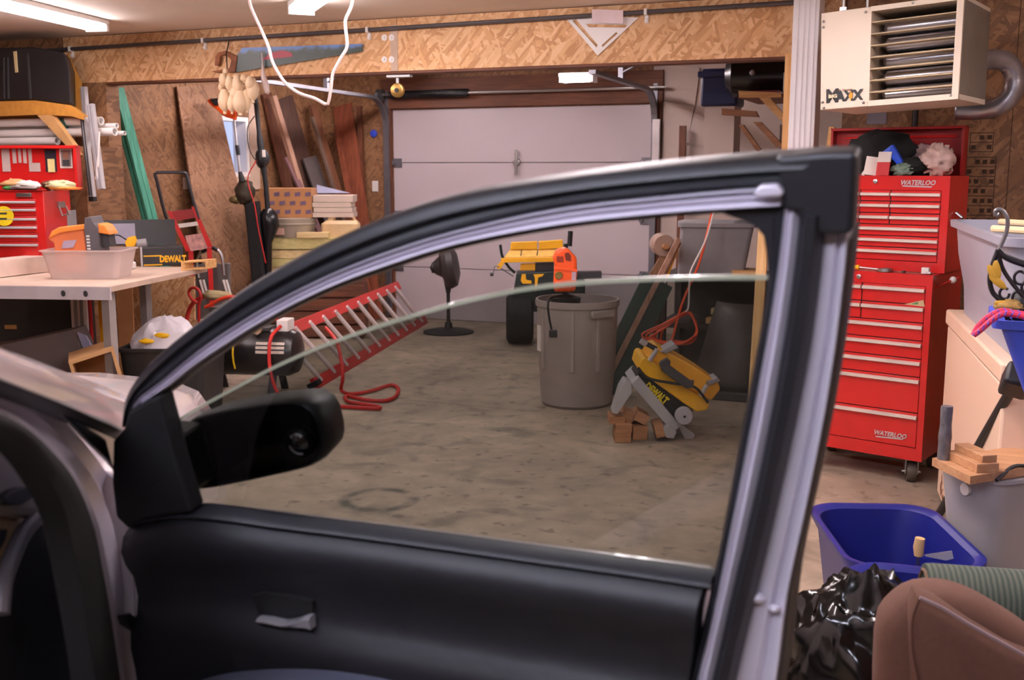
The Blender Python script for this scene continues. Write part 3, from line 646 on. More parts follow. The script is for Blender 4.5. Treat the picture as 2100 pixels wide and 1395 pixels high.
# white looped cord from the ceiling
zc = 5.0
pts = [at(x, y, Y=Y) for x, y, Y in ((508, -46, 4.9), (514, 12, 4.9), (535, 60, 4.9), (550, 95, 4.88), (558, 125, 4.86), (572, 152, 4.84), (590, 175, 4.82), (615, 192, 4.8), (645, 202, 4.8), (668, 214, 4.8), (674, 208, 4.8), (679, 180, 4.8), (683, 150, 4.8), (700, 118, 4.8), (712, 95, 4.8), (709, 60, 4.8), (709, 40, 4.8), (722, 8, 4.8), (728, -50, 4.8))]
pts[0].z = ZC-.002; pts[-1].z = ZC-.002
solo(MB().tube(cr(pts, 90), .0085, 8), 'ceiling_cable', mat('cord_white', (226, 206, 200), .5), 'white cord hanging in a loose loop from the ceiling', 'cord')
tp_ = [at(537, 108, Y=YP-.05), at(538, 130, Y=YP-.05), at(540, 155, Y=YP-.05), at(544, 172, Y=YP-.05), at(548, 190, Y=YP-.05), at(550, 193, Y=YP-.05)]
solo(MB().tube(tp_, [.004, .005, .016, .024, .018, .004], 10), 'white_tassel', MATS['cord_white'], 'white tapering tassel hanging from the saw handle end of the beam', 'tassel')
# white plastic triangle template with a paper slip
tc_ = at(1232, 70, Y=YP-.016); tt = thing('triangle_template', 'white triangular slotted template pinned to the beam', 'template', tc_)
o_ = PL(tt, [(1156, 32), (1310, 36), (1226, 114)]); cen = sum(o_, Vector())/3
def slot(a, b, w):
    a, b = L(tt, *a), L(tt, *b); d = (b-a).normalized(); n_ = Vector((-d.z, 0, d.x))*w; return [a+n_, b+n_, b-n_, a-n_]
bmx = bmesh.new()
def tri_with_slots():
    # frame pieces around three slots, one flat plate
    s1 = [L(tt, *p) for p in ((1174, 42), (1182, 40), (1226, 92), (1224, 98))]; s2 = [L(tt, *p) for p in ((1202, 49), (1288, 51), (1282, 57), (1208, 56))]; s3 = [L(tt, *p) for p in ((1264, 66), (1267, 69), (1236, 97), (1234, 93))]
    import mathutils
    V = [o_, s1, s2, s3]; vv = []; ed = []; 
    for r in V:
        b0 = len(vv); vv += [Vector((p.x, p.z)) for p in r]; ed += [(b0+i, b0+(i+1) % len(r)) for i in range(len(r))]
    ov, oe, of, *_ = mathutils.geometry.delaunay_2d_cdt(vv, ed, [], 0, 1e-6)
    def inside(p, r):
        c = False; n_ = len(r)
        for i in range(n_):
            a, b = r[i], r[i-1]
            if (a.z > p.y) != (b.z > p.y) and p.x < (b.x-a.x)*(p.y-a.z)/(b.z-a.z)+a.x: c = not c
        return c
    mb = MB()
    for f in of:
        cc_ = sum((ov[i] for i in f), Vector((0, 0)))/len(f)
        if inside(cc_, o_) and not any(inside(cc_, r) for r in (s1, s2, s3)):
            mb.prism([Vector((ov[i].x, 0, ov[i].y)) for i in f], (0, -.004, 0))
    return mb
tri_with_slots().obj('plate', WHITE, tt, smooth=False)
MB().prism(PL(tt, [(1214, 19), (1278, 21), (1278, 49), (1214, 46)], -.036), (0, -.0015, 0)).obj('paper_slip', mat('pinkish_paper', (226, 206, 208), .8), tt, smooth=False)
# pulley under the beam
pp = at(815, 165, Y=YP+.05); pl = thing('pulley', 'brass pulley wheel hanging from a steel bracket under the beam', 'pulley', (pp.x, pp.y, 2.135))
MB().box(-.07, .1, -.02, .02, -.02, -.0005).box(-.008, .008, -.006, .006, -.06, -.02).obj('bracket', STEEL, pl, bev=.002)
MB().lathe([(.0, -.012), (.04, -.014), (.045, -.012), (.034, 0), (.045, .012), (.04, .014), (0, .012)], (0, 0, -.1), 24, 'y').obj('wheel', mat('brass', (176, 140, 80), .3, .8), pl)
MB().tube([(0, -.02, -.1), (0, .02, -.1)], .014, 10).obj('axle', DGREY, pl)
# ================================================================== LEFT: bench, chest, shelf
BZ = .885
P = lambda x, y, Z=BZ: at(x, y, Z=Z)
fr_, br_ = P(228, 588), P(425, 548); fl_ = P(-120, 584); ex = (fr_-fl_).normalized(); bl_ = fl_+(br_-fr_)
wb = thing('workbench', 'cluttered workbench with a pale metal front edge', 'workbench', (fr_.x, fr_.y, 0))
off = Vector((fr_.x, fr_.y, 0)); tz = lambda p, z: Vector((p.x, p.y, z))-off
MB().prism([tz(fl_, BZ-.03), tz(fr_, BZ-.03), tz(br_, BZ-.03), tz(bl_, BZ-.03)], (0, 0, .03)).obj('worktop', mat('bench_top', (200, 176, 158), .6, var=.12), wb, smooth=False)
MB().prism([tz(fl_, BZ-.075)-Vector((0, .012, 0)), tz(fr_, BZ-.075)-Vector((0, .012, 0)), tz(fr_, BZ-.075), tz(fl_, BZ-.075)], (0, 0, .073)).obj('front_rail', mat('pale_metal_edge', (206, 196, 200), .4, .2), wb, smooth=False)
for s in (.14, .27):
    q = tz(fr_.lerp(fl_, s), BZ-.04)+Vector((0, -.012, 0)); MB().lathe([(.018, -.004), (.01, -.006), (0, -.006)], q, 10, 'y').obj('bolt', DGREY, wb)
for s, t in ((.09, .10), (.4, .94), (.96, .06), (.96, .94)):
    p = fr_.lerp(fl_, s).lerp(br_.lerp(bl_, s), t); MB().box(p.x-off.x-.027, p.x-off.x+.027, p.y-off.y-.027, p.y-off.y+.027, 0, BZ-.03).obj('leg', mat('bench_leg_grey', (150, 142, 140), .5), wb, smooth=False)
# open tube lying over the bench end
e = P(400, 552); tb = MB(); ea = P(372, 556); eb = P(428, 552); 
dn = (br_-fr_).normalized(); u = (eb-ea)
tb.prism([ea-u*0+Vector((0, 0, .002)), eb+Vector((0, 0, .002)), eb+Vector((0, 0, .012)), ea+Vector((0, 0, .012))], dn*.12)
tb.prism([ea+Vector((0, 0, .05)), eb+Vector((0, 0, .05)), eb+Vector((0, 0, .06)), ea+Vector((0, 0, .06))], dn*.12)
for q in (ea, eb): tb.prism([q+Vector((0, 0, .012)), q+u*.12*(1 if q is ea else -1)+Vector((0, 0, .012)), q+u*.12*(1 if q is ea else -1)+Vector((0, 0, .05)), q+Vector((0, 0, .05))], dn*.12)
solo(tb, 'open_crate', PINE, 'small open wooden frame lying at the far end of the bench', 'frame', smooth=False)
# red chest on the bench
def drawer_chest(T, W, D, z0, z1, rows, fz, handle_m=ALU, side=.03):
    """rows: list of (z_low, z_high, [x splits])"""
    MB().box(-W, 0, .012, D, z0, z1).obj('body', REDP, T, bev=.004)
    for zl, zh, sp in rows:
        for a, b in zip(sp[:-1], sp[1:]):
            d = MB().box(a+.002, b-.002, 0, .03, zl+.002, zh-.002).obj('drawer', REDP, T, bev=.003)
            zt = zh-.004-fz
            h = MB().loft([[(x, .002, zt+fz*.5), (x, -.012, zt+fz*.45), (x, -.018, zt+fz*.1), (x, -.016, zt-fz*.3), (x, -.004, zt-fz*.45), (x, .002, zt-fz*.45)] for x in (a+.003, b-.003)])
            h.obj('handle', handle_m, d, bev=.001)
q = P(98, 560, BZ)
q = at(98, 558, Z=BZ); ch = thing('tool_chest', 'red tool chest with open lid full of cards on the workbench', 'tool chest', (q.x, q.y, BZ), YAW)
hz_ = L(ch, 97, 392).z
zz = [L(ch, 90, y).z for y in (556, 528, 496, 478, 460, 443, 424, 408)]
rows = [(zz[i], zz[i+1], [-.64, -.045]) for i in range(7)]
drawer_chest(ch, .68, .42, 0.001, hz_, rows, .018, ALUM)
MB().box(-.68, 0, .0, .42, hz_, hz_+.006).obj('lid_rim', REDD, ch)
lt = hz_+.29; lx = L(ch, 163, 350, .38).x
ld = MB().box(-.68, lx, .40, .42, hz_, lt).box(-.68, lx, .34, .40, lt-.02, lt).box(lx-.02, lx, .34, .40, hz_, lt).box(-.68, -.66, .34, .40, hz_, lt).obj('lid', REDP, ch, bev=.004)
def card(x0, y0, x1, y1, m, nm='card', d=.394, **k): return pbox(ch, x0, y0, x1, y1, d, d+.004).obj(nm, m, ld, smooth=False, **k)
GRC = mat('grey_card', (186, 174, 166), .8, var=.06)
for x0, x1, y0, y1 in ((2, 22, 305, 352), (24, 34, 302, 335), (36, 44, 302, 334), (46, 55, 302, 335), (57, 66, 303, 336), (59, 83, 334, 352)): card(x0, y0, x1, y1, GRC)
card(91, 307, 117, 352, mat('dark_photo', (44, 40, 52), .4), 'photo', label='dark snapshot'); card(97, 326, 113, 353, mat('yellow_note', (232, 220, 150), .8), 'note', .388)
card(121, 304, 149, 345, PAPER, 'photo'); card(124, 308, 146, 341, mat('photo_grey', (140, 124, 120), .4), 'photo', .391, label='faded portrait snapshot'); card(128, 328, 143, 341, DGREY, 'photo', .388)
c_ = L(ch, 135, 318, .389); MB().blob(c_, (.022, .002, .03), 0).obj('photo', mat('photo_tan', (150, 104, 84), .5), ld)
# round yellow sticker, name plate, latch, sticker
c_ = L(ch, 10, 443, -.002); MB().lathe([(.062, .002), (.062, -.003)], (c_.x, c_.y-.012, c_.z), 28, 'y').obj('sticker', mat('sticker_yellow', (240, 214, 30), .5), ch, label='round yellow sticker')
for dy in (-5, 6):
    p = L(ch, 6, 443+dy, -.018); MB().box(p.x-.025, p.x+.025, -.0185, -.0165, p.z-.006, p.z+.006).obj('print', DGREY, ch)
pbox(ch, 32, 396, 64, 404, -.004, .014).obj('name_plate', STEEL, ch, bev=.002)
hn = MB(); a = LX(ch, 120, 414, .012); b = LX(ch, 136, 440, .012)
hn.box(.0, .01, a.y, b.y, a.z-.04, a.z).tube([(.012, a.y, a.z-.03), (.03, a.y, b.z), (.03, b.y, b.z), (.012, b.y, a.z-.03)], .006, 8); hn.obj('side_handle', STEEL, ch)
a = LX(ch, 137, 432, .002); b = LX(ch, 158, 470, .002); MB().box(.0, .003, a.y, b.y, b.z, a.z).obj('side_plate', GREY, ch)
# heap in the open chest
def clutter(T, spots, parent_label, name, mats_, cat, group, seed=0, zt=None):
    for i, (x, y, d, r, k) in enumerate(spots): pass
heap = [('paper_scrap', 'crumpled white paper lying in the open red bench chest', 55, 372, .06, (.10, .05, .03), PAPER), ('rag', 'tan rag lying in the open red bench chest', 30, 372, .10, (.10, .06, .035), mat('tan_cloth', (196, 150, 100), .9)),
        ('glove', 'pale yellow green glove on the heap in the bench chest', 122, 372, .10, (.11, .06, .03), mat('pale_green_cloth', (206, 206, 160), .9)), ('plastic_bag', 'clear wrinkled bag lying at the edge of the bench chest', 48, 384, .05, (.12, .05, .02), mat('dull_bag', (170, 162, 156), .3)),
        ('orange_sheet', 'orange folded sheet lying on the bench chest rim', 132, 381, .06, (.13, .05, .01), mat('soft_orange', (226, 140, 60), .7)), ('tool_roll', 'dark brown bundle lying in the bench chest', 108, 378, .12, (.08, .05, .03), DARKW), ('green_disc', 'small green lid lying in the bench chest', 16, 382, .05, (.03, .03, .012), mat('leaf_green', (70, 140, 70), .5))]
for i, (nm, lb, x, y, d, r, m) in enumerate(heap):
    p = FR[ch.name] @ L(ch, x, y, d); z = BZ+hz_+.006+r[2]*.98
    solo(MB().blob((0, 0, 0), r, .35, 2.4, i+2, rid=True), nm, m, lb, 'clutter', ang=80).location = (p.x, p.y, z)
# shelf on the left with black case, brackets, pvc pipes
sh = thing('plywood_shelf', 'plywood shelf with a sloping end piece above the pipes', 'shelf', at(80, 215, Y=5.75))
shp = PL(sh, [(-60, 212), (0, 208), (72, 206), (146, 216), (172, 236), (172, 246), (146, 238), (72, 235), (0, 238), (-60, 240)])
PLY = mat('plywood_edge', (214, 150, 66), .6, var=.12, scale=20)
MB().prism(shp, (-.26, .34, 0)).obj('shelf_board', PLY, sh, smooth=False)
br = PL(sh, [(76, 236), (106, 236), (166, 318), (158, 322)]); MB().prism(br, (0, .04, 0)).obj('brace', mat('brace_pine', (214, 166, 108), .6), sh, smooth=False)
MB().prism(PL(sh, [(140, 110), (168, 170), (172, 240), (146, 238)], .30), (-.04, .03, 0)).obj('end_board', PLY, sh, smooth=False)
p0 = L(sh, 160, 320, .02); MB().box(p0.x-.03, p0.x+.05, .0, .045, -5, -5.0001).obj if 0 else None
MB().box(p0.x-.05, p0.x+.06, .02, .34, -1.82, L(sh, 160, 300, .02).z).obj('upright', OSB_D, sh, smooth=False)
b = thing('black_case', 'large black plastic case sitting on the plywood shelf', 'case', at(70, 207, Y=5.78))
q = PL(b, [(-60, 100), (70, 96), (132, 108), (143, 140), (145, 214), (72, 205), (-60, 207)]); MB().prism(q, (-.24, .30, 0)).obj('body', mat('case_black', (34, 33, 36), .45), b, bev=.01, smooth=False)
for x0, x1 in ((6, 9), (14, 18)): MB().prism(PL(b, [(x0, 118), (x0+2, 118), (x1, 202), (x1-3, 202)], -.008), (0, .012, 0)).obj('rib', DGREY, b, smooth=False)
MB().prism(PL(b, [(27, 106), (33, 105), (36, 148), (31, 149)], -.006), (0, .01, 0)).obj('tape_strip', mat('tape_tan', (206, 186, 140), .6), b, smooth=False)
MB().prism(PL(b, [(54, 110), (58, 110), (64, 203), (60, 203)], -.006), (0, .01, 0)).obj('rib', DGREY, b, smooth=False)
PVC = mat('pvc', (244, 238, 234), .4, var=.04)
for i, (xa, ya, xb, yb, r, d, lb) in enumerate(((-60, 254, 208, 248, 9, .10, 'thick white pipe, top of the bundle under the plywood shelf'), (-60, 264, 240, 258, 6, .16, 'thin white pipe beside the top pipe of the bundle'), (-60, 276, 236, 270, 9, .10, 'thick white pipe in the middle of the bundle'),
        (-60, 284, 256, 273, 5, .16, 'longest thin white pipe of the bundle'), (-60, 292, 118, 289, 9, .06, 'thick grey white pipe at the bottom of the bundle'))):
    a = L(sh, xa, ya, d); bb = L(sh, xb, yb, d); w = FR[sh.name]
    a, bb = w @ a, w @ bb; k = r*6.9/F; n_ = (bb-a).normalized()
    m = MB(); u = n_.orthogonal().normalized(); v = n_.cross(u); rr = []
    for (p, q_) in ((a, k), (bb, k), (bb, k*.78), (bb-n_*.1, k*.78)):
        rr.append([p+(u*math.cos(t*math.pi/8)+v*math.sin(t*math.pi/8))*q_ for t in range(16)])
    m.loft(rr); solo(m, 'pipe', PVC, lb, 'pipe', 'white pipes under the shelf')
g = at(128, 255, Y=5.83); solo(MB().blob((0, 0, 0), (.035, .05, .04), .1), 'green_ball', mat('dark_green', (42, 78, 64), .5), 'dark green round cap beside the shelf brace', 'cap').location = g
# aluminium extrusions leaning by the shelf
for i, (x0, y0, x1, y1, wd, Y, lb) in enumerate(((172, 178, 200, 560, 13, 6.05, 'grey aluminium channel standing behind the pipes'), (186, 214, 208, 388, 15, 5.75, 'pale aluminium extrusion hanging in front of the pipes'), (172, 243, 190, 404, 12, 5.80, 'silver square tube with black end cap'))):
    a, b_ = at(x0, y0, Y=Y), at(x1, y1, Y=Y-.05); k = wd*6.9/F
    if i == 0: b_ = a+(b_-a)*((a.z)/(a.z-b_.z))
    t = thing('aluminium_profile', lb, 'profile', b_)
    MB().bar((0, 0, 0), a-b_, k, .03, (0, 1, 0)).obj('bar', ALUM, t, smooth=False)
    for s in (-.25, .25): MB().bar(Vector((s*k, -.018, .01)), a-b_+Vector((s*k, -.018, -.01)), k*.14, .008, (0, 1, 0)).obj('groove', DGREY if i == 2 else mat('groove_grey', (150, 146, 150), .5), t, smooth=False)
    if i == 2: MB().bar((0, 0, -.03), (0, 0, 0.002), k*1.1, .034, (0, 1, 0)).obj('end_cap', BLACK, t, smooth=False)
a, b_ = at(204, 270, Y=5.7), at(200, 368, Y=5.7); solo(MB().tube([a, a.lerp(b_, .5)+Vector((.0, 0, 0)), b_], [.006, .007, .016], 8), 'white_wand', WHITE, 'thin white wand hanging by the silver square tube', 'wand')
# items on the bench
tb = thing('plastic_bin', 'translucent plastic bin holding the orange tool on the bench', 'bin', at(160, 574, Z=BZ), YAW)
TRL = mat('translucent_plastic', (226, 206, 200), .35, var=.05, alpha=.55)
x0, x1 = L(tb, 76, 515).x, L(tb, 250, 510).x; xb0, xb1 = L(tb, 98, 574).x, L(tb, 238, 572).x; zt = L(tb, 160, 514).z
def rr2(xa, xb, ya, yb, z, r=.04, n=5):
    o = []
    for cx, cy, a0 in ((xb-r, yb-r, 0), (xa+r, yb-r, 90), (xa+r, ya+r, 180), (xb-r, ya+r, 270)):
        for k in range(n): t = math.radians(a0+90*k/(n-1)); o.append((cx+r*math.cos(t), cy+r*math.sin(t), z))
    return o
MB().loft([rr2(xb0, xb1, .02, .28, .001), rr2(x0+.012, x1-.012, .0, .3, zt-.01), rr2(x0, x1, -.012, .312, zt-.008), rr2(x0, x1, -.012, .312, zt), rr2(x0+.012, x1-.012, .002, .298, zt), rr2(xb0+.004, xb1-.004, .024, .276, .006)]).obj('tub', TRL, tb)
og = thing('orange_tool', 'orange boxy tool with a grey band standing in the plastic bin', 'tool', FR[tb.name] @ Vector((L(tb, 160, 560, .12).x, .12, .008)), YAW)
ORS = mat('soft_orange_plastic', (240, 146, 62), .5, var=.06); ORD = mat('salmon_orange', (232, 128, 78), .5)
q = PL(og, [(98, 490), (104, 476), (120, 468), (172, 462), (178, 516), (182, 560), (116, 560), (110, 500)]); MB().prism(q, (0, .14, 0)).obj('shell', ORD, og, bev=.008, smooth=False)
q = PL(og, [(98, 490), (106, 474), (120, 466), (174, 460), (178, 470), (122, 478), (106, 486)], -.01); MB().prism(q, (0, .16, 0)).obj('top_shell', ORS, og, bev=.006, smooth=False)
q = PL(og, [(173, 447), (186, 444), (192, 458), (200, 466), (206, 556), (182, 560), (172, 466)], -.015); MB().prism(q, (0, .17, 0)).obj('band', mat('band_grey', (96, 90, 94), .5), og, bev=.004, smooth=False)
q = PL(og, [(200, 458), (214, 462), (222, 474), (226, 482), (200, 478)], .0); MB().prism(q, (0, .14, 0)).obj('nose', ORS, og, bev=.006, smooth=False)
q = PL(og, [(200, 478), (222, 480), (226, 506), (204, 506)], .02); MB().prism(q, (0, .1, 0)).obj('nose_grille', DGREY, og, smooth=False)
MB().prism(PL(og, [(130, 494), (157, 492), (150, 508), (126, 510)], -.004), (0, .006, 0)).obj('label_patch', mat('lilac_label', (190, 170, 190), .5), og, smooth=False)
p = L(og, 184, 498, -.018); text('ROSCOE'[0:0]+'RIDGID'[0:0] or 'BOSCO'[0:0] or ' ', .01, .001, WHITE, og, T4(p.x, p.y, p.z)) if 0 else None
for i in range(5):
    p = L(og, 180+i*.6, 484+i*6.5, -.017); MB().box(p.x-.010, p.x+.010, -.0185, -.0155, p.z-.007, p.z+.004).obj('lettering', WHITE, og, smooth=False)
# black case with yellow name
dc = thing('power_tool_case', 'black metal tool case with yellow lettering open on the bench', 'case', FR[tb.name] @ Vector((0, 0, 0)), YAW)
dc.location = at(330, 546, Z=BZ); FR[dc.name] = Matrix.Translation(dc.location) @ Matrix.Rotation(YAW+.35, 4, 'Z'); dc.rotation_euler = (0, 0, YAW+.35)
a = L(dc, 292, 546); b_ = L(dc, 377, 540); zt = L(dc, 296, 508).z
MB().box(a.x, b_.x, 0, .26, .001, zt).obj('body', mat('case_charcoal', (40, 38, 40), .5), dc, bev=.005)
MB().box(a.x-.008, a.x+.004, -.008, .26, .001, zt).obj('end_trim', ALUM, dc, bev=.002)
for zl, zh in ((.006, .014), (zt*.52, zt*.52+.008)): MB().box(a.x+.01, a.x+(b_.x-a.x)*.48, -.003, .003, zl, zh).obj('stripe', YEL, dc)
text('DEWALT', zt*.46, .001, YEL, dc, T4(a.x+(b_.x-a.x)*.74, -.003, zt*.36), offset=.003, sx=.72)
lidp = [(0, 0), (.0, .02), (-.06, .24), (-.08, .24)]
MB().prism([(a.x-.25, .27, zt), (a.x-.25, .285, zt), (a.x-.25, .37, zt+.17), (a.x-.25, .355, zt+.17)], (b_.x-a.x+.22, 0, 0)).obj('lid', BLACK, dc, smooth=False)
MB().prism([(a.x-.23, .267, zt+.01), (a.x-.23, .269, zt+.01), (a.x-.23, .350, zt+.155), (a.x-.23, .348, zt+.155)], (.2, 0, 0)).obj('lid_liner', mat('lilac_liner', (130, 124, 140), .6), dc, smooth=False)
pts = [L(dc, x, y, .1) for x, y in ((222, 490), (240, 482), (256, 490), (270, 500), (262, 508), (284, 496), (300, 505))]
MB().tube(cr(pts, 40), .005, 6).obj('cable', BLACK, dc)
q = PL(dc, [(256, 498), (262, 488), (278, 484), (282, 494), (276, 506), (260, 508)], .08); MB().prism(q, (0, .06, 0)).obj('drill_body', YEL, dc, bev=.006, smooth=False)
MB().lathe([(0, -.04), (.03, -.03), (.035, .03), (0, .04)], L(dc, 290, 500, .1), 12, 'x').obj('motor_end', GREY, dc)
# loose bench items
p = at(22, 533, Z=BZ); solo(MB().box(-.1, .1, -.04, .04, 0, .03), 'grey_block', DGREY, 'dark grey flat block lying before the bench chest', 'block', bev=.004).location = p
p = at(58, 530, Z=BZ); solo(MB().blob((0, 0, .025), (.09, .05, .025), .4, 2, 4), 'yellow_note_pad', mat('pale_yellow', (238, 220, 170), .8), 'crumpled pale yellow paper beside the grey block', 'paper', ang=80).location = p
a, b_ = at(-40, 572, Z=BZ), at(80, 558, Z=BZ); solo(MB().bar(a+Vector((0, 0, .055)), b_+Vector((0, 0, .055)), .16, .10), 'pale_box', mat('pale_pink_card', (214, 190, 176), .7), 'long pale cardboard box lying along the bench front', 'box', smooth=False)
p = at(255, 552, Z=BZ); solo(MB().box(-.07, .07, -.04, .04, 0, .05), 'tissue_pack', WHITE, 'white soft pack lying between bin and tool case', 'pack', bev=.012).location = p
# under the bench
u = thing('black_cabinet', 'black panelled cabinet with a small brass plate under the bench', 'cabinet', at(150, 822, Z=0), YAW)
x1 = L(u, 150, 640).x; zc_ = .84
MB().box(x1-.95, x1, .0, .36, 0.001, BZ-.08).obj('carcass', mat('cabinet_black', (32, 28, 26), .5), u, bev=.005)
c_ = L(u, 22, 671, -.004); MB().box(c_.x-.04, c_.x+.04, -.008, .004, c_.z-.014, c_.z+.014).obj('plate', mat('brass_plate', (176, 130, 80), .4, .6), u, bev=.002)
for i, px in enumerate((148, 154, 160, 166, 173)):
    a = at(px, 592, Y=5.35); a.z = .8; b_ = at(px+9, 760, Y=5.35); b_.z = 0
    solo(MB().bar(b_, a, .03, .012, (0, 1, 0)), 'metal_strip', (ALUM, GREY, ALUM, GREY, WHITE)[i], ('shiny metal strip standing right against the black cabinet', 'dull grey strip next to the one against the cabinet', 'shiny metal strip in the middle of the five strips', 'dull grey strip standing next to the white strip', 'white strip standing next to the red bar')[i], 'strip', 'metal strips beside the cabinet', smooth=False)
a = at(180, 592, Y=5.42); a.z = .8; b_ = at(186, 720, Y=5.42); b_.z = 0; solo(MB().bar(b_, a, .035, .02, (0, 1, 0)), 'red_strip', REDP, 'red bar standing at the end of the metal strips', 'strip', smooth=False)
a = at(206, 598, Y=5.5); b_ = at(216, 760, Y=5.5); a.z = .84; b_.z = 0; solo(MB().bar(b_, a, .035, .02, (0, 1, 0)), 'yellow_level', YEL, 'yellow edged bar standing by the bench leg', 'bar', smooth=False)
a = at(245, 600, Y=6.0); b_ = at(250, 740, Y=6.0); a.z = .82; b_.z = 0; solo(MB().bar(b_, a, .2, .012, (-.3, 1, 0)), 'cardboard_sheet', BROWN, 'brown cardboard sheet standing behind the bench leg', 'cardboard', smooth=False)
# grey box, wooden box, black tote with bag
gb_ = thing('grey_box', 'grey cardboard box with sloping flap under the bench', 'box', at(100, 868, Z=0), YAW)
GBX = mat('grey_board', (104, 92, 88), .7, var=.06)
q = PL(gb_, [(-60, 716), (0, 708), (150, 676), (166, 712), (166, 950), (-60, 950)]); q = [Vector((p.x, 0, max(.001, p.z))) for p in q]
MB().prism(q, (0, .2, 0)).obj('carton', GBX, gb_, bev=.004, smooth=False)
MB().prism(PL(gb_, [(158, 682), (176, 690), (190, 715), (182, 730), (170, 712)], -.01), (0, .02, 0)).obj('flap', mat('bluish_flap', (150, 150, 176), .6), gb_, smooth=False)
p = at(100, 890, Z=0); solo(MB(RZ(22)).box(-.30, .13, -.04, .02, 0, .27), 'red_toolbox', REDP, 'red metal box lying in front of the grey carton', 'box', bev=.006).location = p+Vector((0, 0, 0))
wx = thing('wooden_box', 'open plywood box lying on its side by the black tote', 'box', at(145, 900, Z=0), YAW)
fr0 = PL(wx, [(140, 742), (232, 712), (262, 815), (170, 840)]); zq = min(p.z for p in fr0)
MB().box(fr0[3].x+.0, fr0[2].x-.02, .02, .28, .001, min(fr0[2].z, fr0[3].z)-.004).obj('under_block', BROWN, wx, smooth=False)
cen = sum(fr0, Vector())/4; inn = [cen+(p-cen)*.86 for p in fr0]; back = Vector((-.12, .30, 0))
for i in range(4):
    j = (i+1) % 4
    MB().loft([[fr0[i], fr0[j], inn[j], inn[i]], [fr0[i]+back, fr0[j]+back, inn[j]+back, inn[i]+back]]).obj('side_board', mat('box_ply', (206, 160, 110), .65, var=.1), wx, smooth=False)
MB().loft([[p+back*.96 for p in fr0], [p+back for p in fr0]]).obj('back_board', mat('box_inside', (176, 122, 76), .7), wx, smooth=False)
bt = thing('black_tote', 'black plastic tote holding a white rubbish bag', 'tote', at(300, 868, Z=0), YAW)
xa, xb = L(bt, 238, 715).x, L(bt, 420, 715).x; zt = L(bt, 300, 716).z
MB().loft([rr2(xa+.04, xb-.04, .03, .5, .001), rr2(xa+.01, xb-.01, .0, .53, zt-.02), rr2(xa, xb, -.01, .54, zt-.02), rr2(xa, xb, -.01, .54, zt), rr2(xa+.02, xb-.02, .012, .518, zt), rr2(xa+.05, xb-.05, .04, .49, .01)]).obj('tub', mat('tote_black', (30, 31, 32), .5), bt)
wbg = thing('white_bag', 'crumpled white plastic bag with yellow print in the black tote', 'bag', FR[bt.name] @ Vector(((xa+xb)/2-.02, .2, .03)), YAW)
MB().blob((0, 0, zt*.55), (.24, .18, zt*.53+.09), .22, 2.2, 3, 28, 18, True).obj('film', mat('white_film', (226, 220, 226), .35, var=.05), wbg, ang=80)
for x, y in ((300, 700), (332, 688)):
    p = L(wbg, x, y, -.16); MB().blob(p, (.045, .012, .016), .3, 2, x).obj('print', mat('bag_yellow', (244, 190, 20), .5), wbg)
# OSB offcuts leaning on the wall behind
for i, (poly, Y, lb) in enumerate((([(282, 572), (398, 566), (398, 720), (270, 712), (258, 628)], 6.55, 'OSB offcut with a pointed side leaning below the bench end'), ([(252, 662), (420, 655), (420, 740), (252, 740)], 6.45, 'low OSB offcut standing in front of the pointed one'))):
    q = [at(x, y, Y=Y) for x, y in poly]
    for p in q:
        if p.z < .25: p.z = 0
    solo(MB().prism(q, (0, .015, 0)), 'osb_offcut', OSB_L, lb, 'board', smooth=False)
# teal boards and brown sheet leaning on the left wall
TEAL = wood('teal_board', (60, 140, 116), (88, 172, 144), 2)
def lean(name, lb, cat, x0, y0, x1, y1, w, th, mt, Xt, Xb, grp=None, nrm=(1, 0, 0)):
    a = at(x0, y0, X=Xt); b_ = at(x1, y1, X=Xb); b0 = a+(b_-a)*(a.z/(a.z-b_.z))
    t = thing(name, lb, cat, b0, 0, grp); MB().bar((0, 0, th*.3), a-b0, w, th, nrm).obj('board', mt, t, smooth=False); return t
lean('teal_board', 'narrow teal board leaning by itself against the wall', 'board', 228, 182, 350, 660, .045, .02, TEAL, -6.0, -5.85)
lean('teal_board', 'wide teal board, outer one of the leaning pair', 'board', 238, 180, 362, 668, .05, .022, TEAL, -5.96, -5.80)
lean('teal_board', 'wide teal board, inner one of the leaning pair', 'board', 247, 180, 374, 668, .05, .022, TEAL, -5.96, -5.80)
sq = [at(360, 178, X=-6.02), at(437, 172, X=-6.02), at(533, 582, X=-5.82), at(420, 590, X=-5.82)]
for i, j in ((1, 2), (0, 3)): sq[j] = sq[i]+(sq[j]-sq[i])*((sq[i].z-.002)/(sq[i].z-sq[j].z))
BSH = osb('brown_sheet', ((126, 90, 64), (148, 108, 80), (160, 120, 90)), plane='yz')
solo(MB().prism(sq, (.014, 0, 0)), 'osb_sheet', BSH, 'tall brown particle sheet leaning against the left wall by the window', 'sheet', smooth=False)
